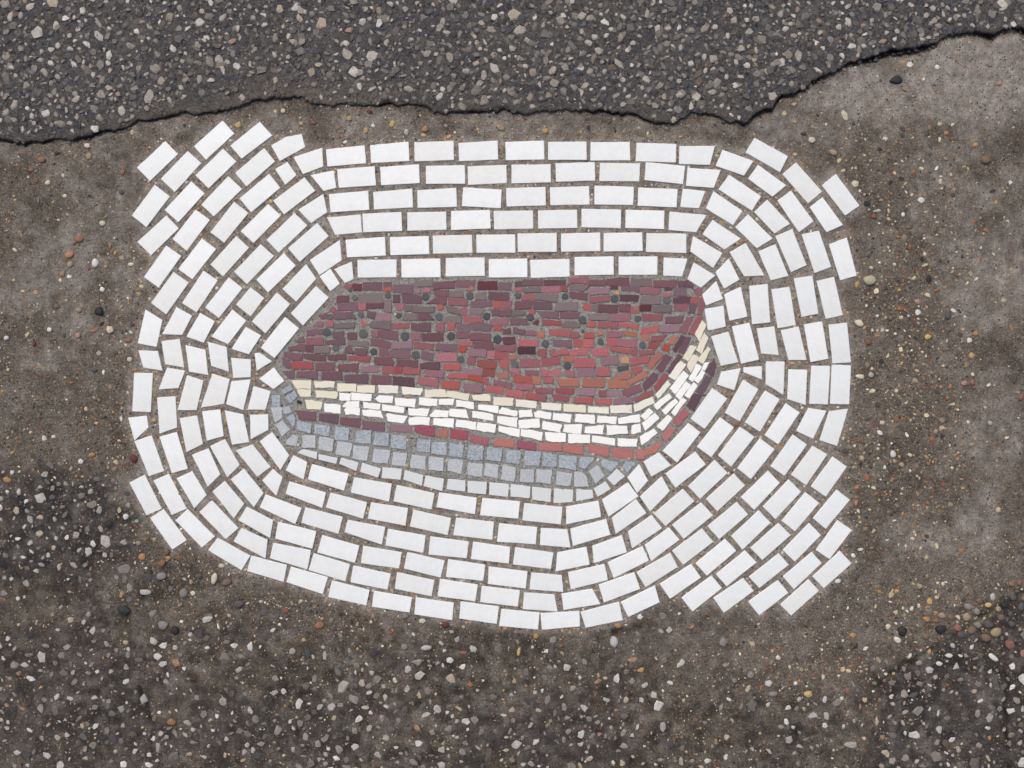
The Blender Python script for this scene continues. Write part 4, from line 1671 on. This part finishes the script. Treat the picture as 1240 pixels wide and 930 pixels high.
M_WHITE = marble_material()
M_RIM = glaze('mortar_grey_edge', (122, 112, 104), 0.2, 0.6, 0.9)  # grey tone for the sides and outer bevel of the small tiles
M_RIM_PALE = glaze('grey_marble_edge', (176, 171, 166), 0.15, 0.5, 0.8)  # greyer tone for the sides and outer bevel of the white tiles
GL = {
    'P': ('plum', glaze('plum_glass', (114, 72, 86), 0.40)),
    'R': ('dusty rose', glaze('rose_glass', (150, 84, 95), 0.3, other=(126, 72, 84))),
    'K': ('rose pink', glaze('pink_glass', (172, 90, 100), 0.26, other=(154, 70, 80))),
    'G': ('brownish grey', glaze('taupe_glass', (116, 98, 101), 0.3)),
    'M': ('dark maroon', glaze('maroon_glass', (104, 44, 58), 0.3)),
    'D': ('dark plum', glaze('dark_plum_glass', (92, 58, 70), 0.25)),
    'V': ('mauve', glaze('mauve_glass', (142, 102, 116), 0.22)),
    'v': ('dark purple', glaze('purple_glass', (98, 70, 84), 0.25)),
    'C': ('coral red', glaze('coral_glass', (184, 80, 80), 0.26, other=(170, 62, 66))),
    'c': ('crimson', glaze('crimson_glass', (172, 58, 72), 0.2, other=(140, 50, 66))),
    'k': ('deep raspberry', glaze('raspberry_glass', (162, 68, 86), 0.15)),
    'S': ('salmon orange', glaze('salmon_glass', (176, 102, 84), 0.24, other=(164, 84, 70))),
    'A': ('amber', glaze('amber_glass', (196, 140, 88), 0.1)),
    'O': ('bright orange red', glaze('orange_glass', (184, 62, 48), 0.12, other=(178, 50, 44))),
    'o': ('brick red', glaze('brick_glass', (158, 68, 66), 0.2, other=(126, 60, 66))),
    'q': ('reddish', glaze('russet_glass', (150, 70, 82), 0.22, other=(168, 66, 70))),
    'W': ('blackish burgundy', glaze('burgundy_glass', (78, 32, 46), 0.1)),
    'b': ('terracotta', glaze('terracotta_glass', (186, 102, 94), 0.2, other=(198, 116, 108))),
    'B': ('black', glaze('black_stone', (78, 81, 88), 0.6, 0.5)),
    'y': ('pale yellow', glaze('yellow_limestone', (226, 217, 192), 0.07, 0.15)),
    'e': ('cream', glaze('cream_limestone', (229, 225, 209), 0.05, 0.12)),
    'w': ('white', glaze('chalk_white', (241, 241, 238), 0.03, 0.08)),
    'u': ('blue grey', glaze('blue_grey_marble', (142, 154, 165), 0.28, 0.55, other=(106, 118, 138), vein=(204, 210, 218))),
    'L': ('light grey', glaze('light_grey_marble', (170, 176, 182), 0.16, 0.4, other=(150, 158, 170), vein=(206, 209, 214))),
    'x': ('greyish white', glaze('greyish_marble', (211, 216, 218), 0.06, 0.12)),
}


def tile(name, pts, m, bevel=0.55, ragged=0.0, lift=0.0, tilt=0.006, deep=7.0, grow=0.9, rim=None):
    """one tile: outline, a small arris, vertical sides into the bed. The object sits at its centre."""
    if area(pts) > 0:
        pts = pts[::-1]
    cx, cy = cen(pts)
    big = []
    for i in range(len(pts)):                       # outlines were read along the lit face: add the arris back
        a = Vector((pts[i][0] - pts[i - 1][0], pts[i][1] - pts[i - 1][1])).normalized()
        b = Vector((pts[(i + 1) % len(pts)][0] - pts[i][0], pts[(i + 1) % len(pts)][1] - pts[i][1])).normalized()
        nn = Vector((a.y + b.y, -a.x - b.x)).normalized()
        k = grow / max(0.6, nn.dot(Vector((a.y, -a.x))))
        big.append((pts[i][0] - nn.x * k, pts[i][1] - nn.y * k))
    pts = big
    loop = []
    n = len(pts)
    for i in range(n):
        (ax, ay), (bx, by) = pts[i], pts[(i + 1) % n]
        L = math.hypot(bx - ax, by - ay)
        loop.append((ax - cx, ay - cy))
        k = 0 if not ragged else max(0, min(4, int(L / 4.5)))
        for j in range(1, k + 1):
            f = j / (k + 1)
            w = rnd.gauss(0, ragged)
            loop.append((ax - cx + (bx - ax) * f + (by - ay) / L * w, ay - cy + (by - ay) * f - (bx - ax) / L * w))
    if ragged:
        loop = [(u + rnd.gauss(0, ragged * 0.5), v + rnd.gauss(0, ragged * 0.5)) for u, v in loop]
    n = len(loop)

    def inset(dd):
        out = []
        for i in range(n):
            (px, py), (x, y), (qx, qy) = loop[i - 1], loop[i], loop[(i + 1) % n]
            a = Vector((x - px, y - py)).normalized()
            b = Vector((qx - x, qy - y)).normalized()
            nn = Vector((-(a.y + b.y), a.x + b.x))
            if nn.length < 1e-6:
                nn = Vector((-a.y, a.x))
            nn.normalize()
            c = max(0.5, nn.dot(Vector((-a.y, a.x))))
            s = 1 if area(loop) > 0 else -1
            out.append((x + s * nn.x * dd / c, y + s * nn.y * dd / c))
        return out
    clampt = lambda: max(-1.6, min(1.6, rnd.gauss(0, 1))) * tilt
    sx, sy = clampt(), clampt()
    V = []
    for ring, z in ((loop, -deep), (loop, -bevel * 0.9), (inset(bevel * 0.35), -bevel * 0.3), (inset(bevel), 0.0)):
        for (u, v) in ring:
            zz = z + (u * sx + v * sy if z > -deep else 0)
            V.append((u * MM, -v * MM, zz * MM))
    F = []
    for q in range(3):
        for i in range(n):
            j = (i + 1) % n
            F.append((q * n + i, q * n + j, q * n + n + j, q * n + n + i))
    F.append(tuple(3 * n + i for i in range(n)))
    me = bpy.data.meshes.new(name)
    me.from_pydata(V, [], F)
    me.materials.append(m)
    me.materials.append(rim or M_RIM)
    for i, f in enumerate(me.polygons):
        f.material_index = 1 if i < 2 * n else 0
    me.update()
    o = link(name, me, m)
    o.location = P2(cx, cy, lift)
    return o


ORD = ['zeroth', 'first', 'second', 'third', 'fourth', 'fifth', 'sixth', 'seventh', 'eighth', 'ninth', 'tenth', 'eleventh',
       'twelfth', 'thirteenth', 'fourteenth', 'fifteenth', 'sixteenth', 'seventeenth', 'eighteenth', 'nineteenth', 'twentieth']
ORD += ['twenty-' + w for w in ORD[1:10]] + ['thirtieth']


def place(i, n, a, b):
    """'leftmost', 'third from left' ... for item i of n, a/b the two end words"""
    ends = {'left': 'leftmost', 'right': 'rightmost', 'top': 'topmost', 'bottom': 'lowest'}
    if i == 0:
        return ends[a]
    if i == n - 1:
        return ends[b]
    if i <= (n - 1) / 2:
        return ORD[i + 1] + ' from ' + a
    return ORD[n - i] + ' from ' + b


def shape_word(p):
    n = len(p)
    s = [math.hypot(p[(i + 1) % n][0] - p[i][0], p[(i + 1) % n][1] - p[i][1]) for i in range(n)]
    if n != 4:
        return 'corner-clipped'
    if min(s) < 6:
        return 'triangular'
    ang = []
    for i in range(4):
        a = Vector((p[i - 1][0] - p[i][0], p[i - 1][1] - p[i][1]))
        b = Vector((p[(i + 1) % 4][0] - p[i][0], p[(i + 1) % 4][1] - p[i][1]))
        ang.append(abs(math.degrees(a.angle(b)) - 90))
    r = max(s[0] + s[2], s[1] + s[3]) / min(s[0] + s[2], s[1] + s[3])
    if max(ang) > 13:
        return 'slant-cut'
    return 'squarish' if r < 1.55 else ('whole' if r > 1.9 else 'shortened')


# ------------------------------------------------------------------ white border: rows counted outwards from the picture
RIM = [(425, 337), (850, 337), (861, 355), (868, 420), (868, 440), (842, 500), (800, 545), (745, 583), (715, 603), (600, 605),
       (520, 594), (420, 562), (350, 541), (332, 515), (326, 480), (328, 450), (340, 435), (420, 345)]


def rim_dist(x, y):
    d = 1e9
    for (ax, ay), (bx, by) in zip(RIM, RIM[1:] + RIM[:1]):
        L2 = (bx - ax) ** 2 + (by - ay) ** 2
        t = max(0, min(1, ((x - ax) * (bx - ax) + (y - ay) * (by - ay)) / L2))
        d = min(d, math.hypot(x - ax - t * (bx - ax), y - ay - t * (by - ay)))
    return d


def side(x, y):
    if y < 340:
        if x < 395:
            return 'upper left corner'
        return 'top side' if x < 852 else 'upper right corner'
    if x < 400 and y < 415 and (x - 140) * 0.25 + 345 > y - 60 * (x > 300):
        return 'upper left corner'
    if x < 330 and y < 545:
        return 'left side'
    if x > 840 and y < 497:
        return 'right side'
    if x < 365 and y > 500:
        return 'lower left corner'
    if x < 725 and y > 560:
        return 'bottom side'
    if x < 420:
        return 'upper left corner' if y < 420 else 'left side'
    return 'lower right corner'


ROWN = {1: 'innermost row', 2: 'second row out', 3: 'third row out', 4: 'fourth row out', 5: 'fifth row out', 6: 'sixth row out',
        7: 'seventh row out', 8: 'eighth row out'}
fam = {}
for row, c, p in white:
    x, y = cen(p)
    k = max(1, round((rim_dist(x, y) - 14) / 27.3) + 1)
    fam.setdefault((side(x, y), k), []).append(p)
for (sd, k), ps in fam.items():
    horiz = sd in ('top side', 'bottom side') or 'upper' in sd
    ps.sort(key=lambda p: cen(p)[0] if horiz else cen(p)[1])
    for i, p in enumerate(ps):
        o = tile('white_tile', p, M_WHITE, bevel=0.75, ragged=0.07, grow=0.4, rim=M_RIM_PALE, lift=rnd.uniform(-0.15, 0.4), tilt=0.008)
        where = place(i, len(ps), *(('left', 'right') if horiz else ('top', 'bottom'))) if len(ps) > 1 else 'only one'
        tag(o, '%s white tile, %s in %s of %s' % (shape_word(p), where, ROWN.get(k, 'outermost row'), sd),
            'tile', 'white tiles of the mosaic border')


def numbered(items, key, name, words, cat, group, mk):
    items = sorted(items, key=key)
    for i, it in enumerate(items):
        o = mk(it)
        tag(o, words(it, place(i, len(items), 'left', 'right')), cat, group)


mid = lambda it: cen(it[2])[0]
numbered(light, mid, 'greyish_tile', lambda it, w: 'small greyish white tile, %s in the thin row below the blue grey tiles' % w, 'tile',
         'thin row of greyish white tiles', lambda it: tile('greyish_tile', it[2], GL['x'][1], 0.5, 0.12, rnd.uniform(-.5, .2), 0.008))
for r in ('upper', 'lower'):
    code = 'u' if r == 'upper' else 'L'
    numbered([g for g in grey if g[0] == r], mid, 'grey_tile',
             lambda it, w: 'square %s tile, %s in the %s row of the grey shadow' % (GL[code][0], w, r), 'tile',
             'blue grey tiles below the slice', lambda it: tile('grey_tile', it[2], GL[code][1], 0.7, 0.3, rnd.uniform(-.6, .2), 0.014))
for r, words in (('cream', 'cream row under the dark red field'), ('first', 'first white row below the cream one'),
                 ('second', 'middle white row of the pale band'), ('third', 'lowest white row of the pale band')):
    numbered([g for g in band if g[0] == r], mid, 'pale_tile', lambda it, w: 'small %s tile, %s in the %s' % (GL[it[1]][0], w, words), 'tile',
             'pale tiles of the band', lambda it: tile('cream_tile' if it[1] in 'ye' else 'chalk_tile', it[2], GL[it[1]][1], 0.45, 0.3,
                                                       rnd.uniform(-.4, .3), 0.012))
numbered(foot, mid, 'red_tile', lambda it, w: '%s tile, %s in the red row along the foot of the slice' % (GL[it[1]][0], w), 'tile',
         'red row below the pale band', lambda it: tile('red_tile', it[2], GL[it[1]][1], 0.5, 0.3, rnd.uniform(-.5, .2), 0.016))

# black dots first: the red pieces are described by the dot they lie next to
rows = {1: [], 2: [], 3: [], 4: []}
for (x, y, r) in dots:
    lines = {1: 358, 2: 384.5, 3: 403 + (x - 396) * 15 / 382, 4: 422 + (x - 406) * 22 / 300}
    rows[min(lines, key=lambda k: abs(lines[k] - y))].append((x, y, r))
DROW = {1: 'top', 2: 'second', 3: 'third', 4: 'bottom'}
dot_name = []
for k, ds in rows.items():
    ds.sort()
    for i, (x, y, r) in enumerate(ds):
        n = rnd.choice((8, 9, 10))
        pts = []
        for j in range(n):
            a = (j + rnd.uniform(-.2, .2)) * math.tau / n
            q = r * rnd.uniform(0.82, 1.06)
            pts.append((x + q * math.cos(a), y + q * math.sin(a)))
        o = tile('black_dot', pts, GL['B'][1], 0.7, 0.25, rnd.uniform(-.5, .3), 0.03, grow=0.3)
        w = place(i, len(ds), 'left', 'right')
        tag(o, 'round black stone dot, %s in the %s row of dots' % (w, DROW[k]), 'stone dot', 'black dots in the red field')
        w = w.replace(' from', ' dot from') if ' from' in w else w + ' dot'
        dot_name.append((x, y, r, '%s, %s row' % (w, DROW[k])))

DIRS = ['right of', 'lower right of', 'below', 'lower left of', 'left of', 'upper left of', 'above', 'upper right of']
sect = {}
for n, it in enumerate(core):
    x, y = cen(it[2])
    for q, (dx, dy, r, nm) in enumerate(dot_name):
        a = math.degrees(math.atan2((y - dy) * 1.5, x - dx)) % 360
        sect.setdefault((q, int(((a + 22.5) % 360) // 45)), []).append((math.hypot(x - dx, (y - dy) * 1.3), n))
best = {}
for (q, s), lst in sect.items():
    lst.sort()
    for rank, (dd, n) in enumerate(lst):
        sc_ = dd + 14 * rank
        if n not in best or sc_ < best[n][0]:
            best[n] = (sc_, q, s, rank)
NTH = ['nearest', 'second nearest', 'third nearest', 'fourth nearest', 'fifth nearest', 'sixth nearest']
for n, it in enumerate(core):
    row, c, p = it
    _, q, s, rank = best[n]
    o = tile('black_bar' if c == 'B' else 'red_tile', p, GL[c][1], 0.45, 0.3, rnd.uniform(-.55, .3), 0.018)
    if c == 'B':
        tag(o, 'slim black stone bar among the salmon tiles at the lower right of the red field', 'stone dot', 'black dots in the red field')
    else:
        tag(o, '%s tile, %s %s %s' % (GL[c][0], NTH[min(rank, 5)], DIRS[s], dot_name[q][3]), 'tile', 'red tiles of the slice')

# ------------------------------------------------------------------ pebbles that lie loose
PCOL = {
    'white': (206, 204, 198), 'cream': (200, 186, 158), 'tan': (158, 134, 102), 'beige': (168, 156, 132), 'orange': (176, 122, 82),
    'amber': (184, 146, 94), 'rust': (146, 94, 70), 'red': (146, 76, 66), 'dark red': (104, 46, 42), 'brown': (116, 92, 74),
    'grey': (128, 122, 118), 'pale grey': (170, 167, 164), 'dark grey': (84, 80, 80), 'black': (46, 45, 47), 'pink': (170, 128, 118),
    'yellow': (192, 160, 92), 'brick': (146, 90, 70), 'purple grey': (92, 78, 80)}
PM = {}
for k, rgb in PCOL.items():
    PM[k] = glaze(k.replace(' ', '_') + '_pebble', rgb, 0.2, 0.45, 0.7)


def pebble(x, y, w, h, rot, m, angular):
    bm = bmesh.new()
    bmesh.ops.create_icosphere(bm, subdivisions=1 if angular else 2, radius=1.0)
    s = rnd.randrange(999)
    w, h = w * 0.94, h * 0.94
    cut = [(rnd.uniform(0, math.tau), rnd.uniform(0.62, 0.9)) for _ in range(4)]
    for v in bm.verts:
        k = rnd.uniform(0.82, 1.12) if angular else 1 + 0.2 * float(vnoise(v.co.x * 3 + s, v.co.y * 3 + v.co.z * 2, 2.2, s))
        v.co *= k
        for a, lim in cut:                          # worn-down flats
            over = v.co.x * math.cos(a) + v.co.y * math.sin(a) - lim
            if over > 0:
                v.co.x -= 0.8 * over * math.cos(a)
                v.co.y -= 0.8 * over * math.sin(a)
        v.co.z = min(v.co.z, 0.62 + 0.2 * v.co.z)
        u, q = v.co.x * w / 2, v.co.y * h / 2
        a = math.radians(rot)
        v.co = Vector(((u * math.cos(a) - q * math.sin(a)) * MM, -(u * math.sin(a) + q * math.cos(a)) * MM, v.co.z * min(w, h) * 0.30 * MM))
    for f in bm.faces:
        f.smooth = not angular
    me = bpy.data.meshes.new('pebble')
    bm.to_mesh(me)
    bm.free()
    o = link('pebble', me, m)
    z = float(base_h(np.array([x]), np.array([y]))[0])
    o.location = P2(x, y, z + min(w, h) * 0.06)
    return o


def zone(x, y):
    if look(mosaic, np.array([x]), np.array([y]))[0] and 320 < x < 870 and 340 < y < 590:
        return 'in the joints of the coloured slice'
    if look(mosaic, np.array([x]), np.array([y]))[0] and 150 < x < 1035 and 160 < y < 770:
        return 'in a white tile joint on the %s half' % ('left' if x < 600 else 'right')
    if x > 1100 and y > 690 and y < 790:
        return 'in the pebble heap at the lower right'
    if x < 330 and y > 585:
        return 'on the pavement below left of the mosaic'
    if x < 260 and y > 160:
        return 'on the brown pavement left of the mosaic'
    if y < 200 and x < 860:
        return 'on the brown strip between asphalt and mosaic'
    if y > 690 and x < 860:
        return 'on the pavement below the mosaic'
    if y > 690:
        return 'on the worn asphalt at the lower right'
    if y < 300:
        return 'on the pavement right of the mosaic near the asphalt'
    return 'on the gritty pavement right of the mosaic'


cls = {}
for x, y, w, h, rot, col, kind in PEBBLES:
    size = 'tiny' if max(w, h) < 8 else ('small' if max(w, h) < 12 else 'larger')
    shp = 'angular' if kind == 'a' else ('long' if max(w, h) / min(w, h) > 1.55 else 'rounded')
    cls.setdefault((size, shp, col, zone(x, y)), []).append((x, y, w, h, rot))
for (size, shp, col, zn), lst in cls.items():
    xr = max(l[0] for l in lst) - min(l[0] for l in lst)
    yr = max(l[1] for l in lst) - min(l[1] for l in lst)
    ax = 0 if xr >= yr else 1
    lst.sort(key=lambda l: l[ax])
    for i, (x, y, w, h, rot) in enumerate(lst):
        o = pebble(x, y, w, h, rot, PM[col], shp == 'angular')
        lab = '%s %s %s pebble %s' % (size, shp, col, zn)
        if len(lst) > 1:
            lab += ', ' + place(i, len(lst), *(('left', 'right') if ax == 0 else ('top', 'bottom')))
        tag(o, lab, 'pebble', 'loose pebbles on the pavement')
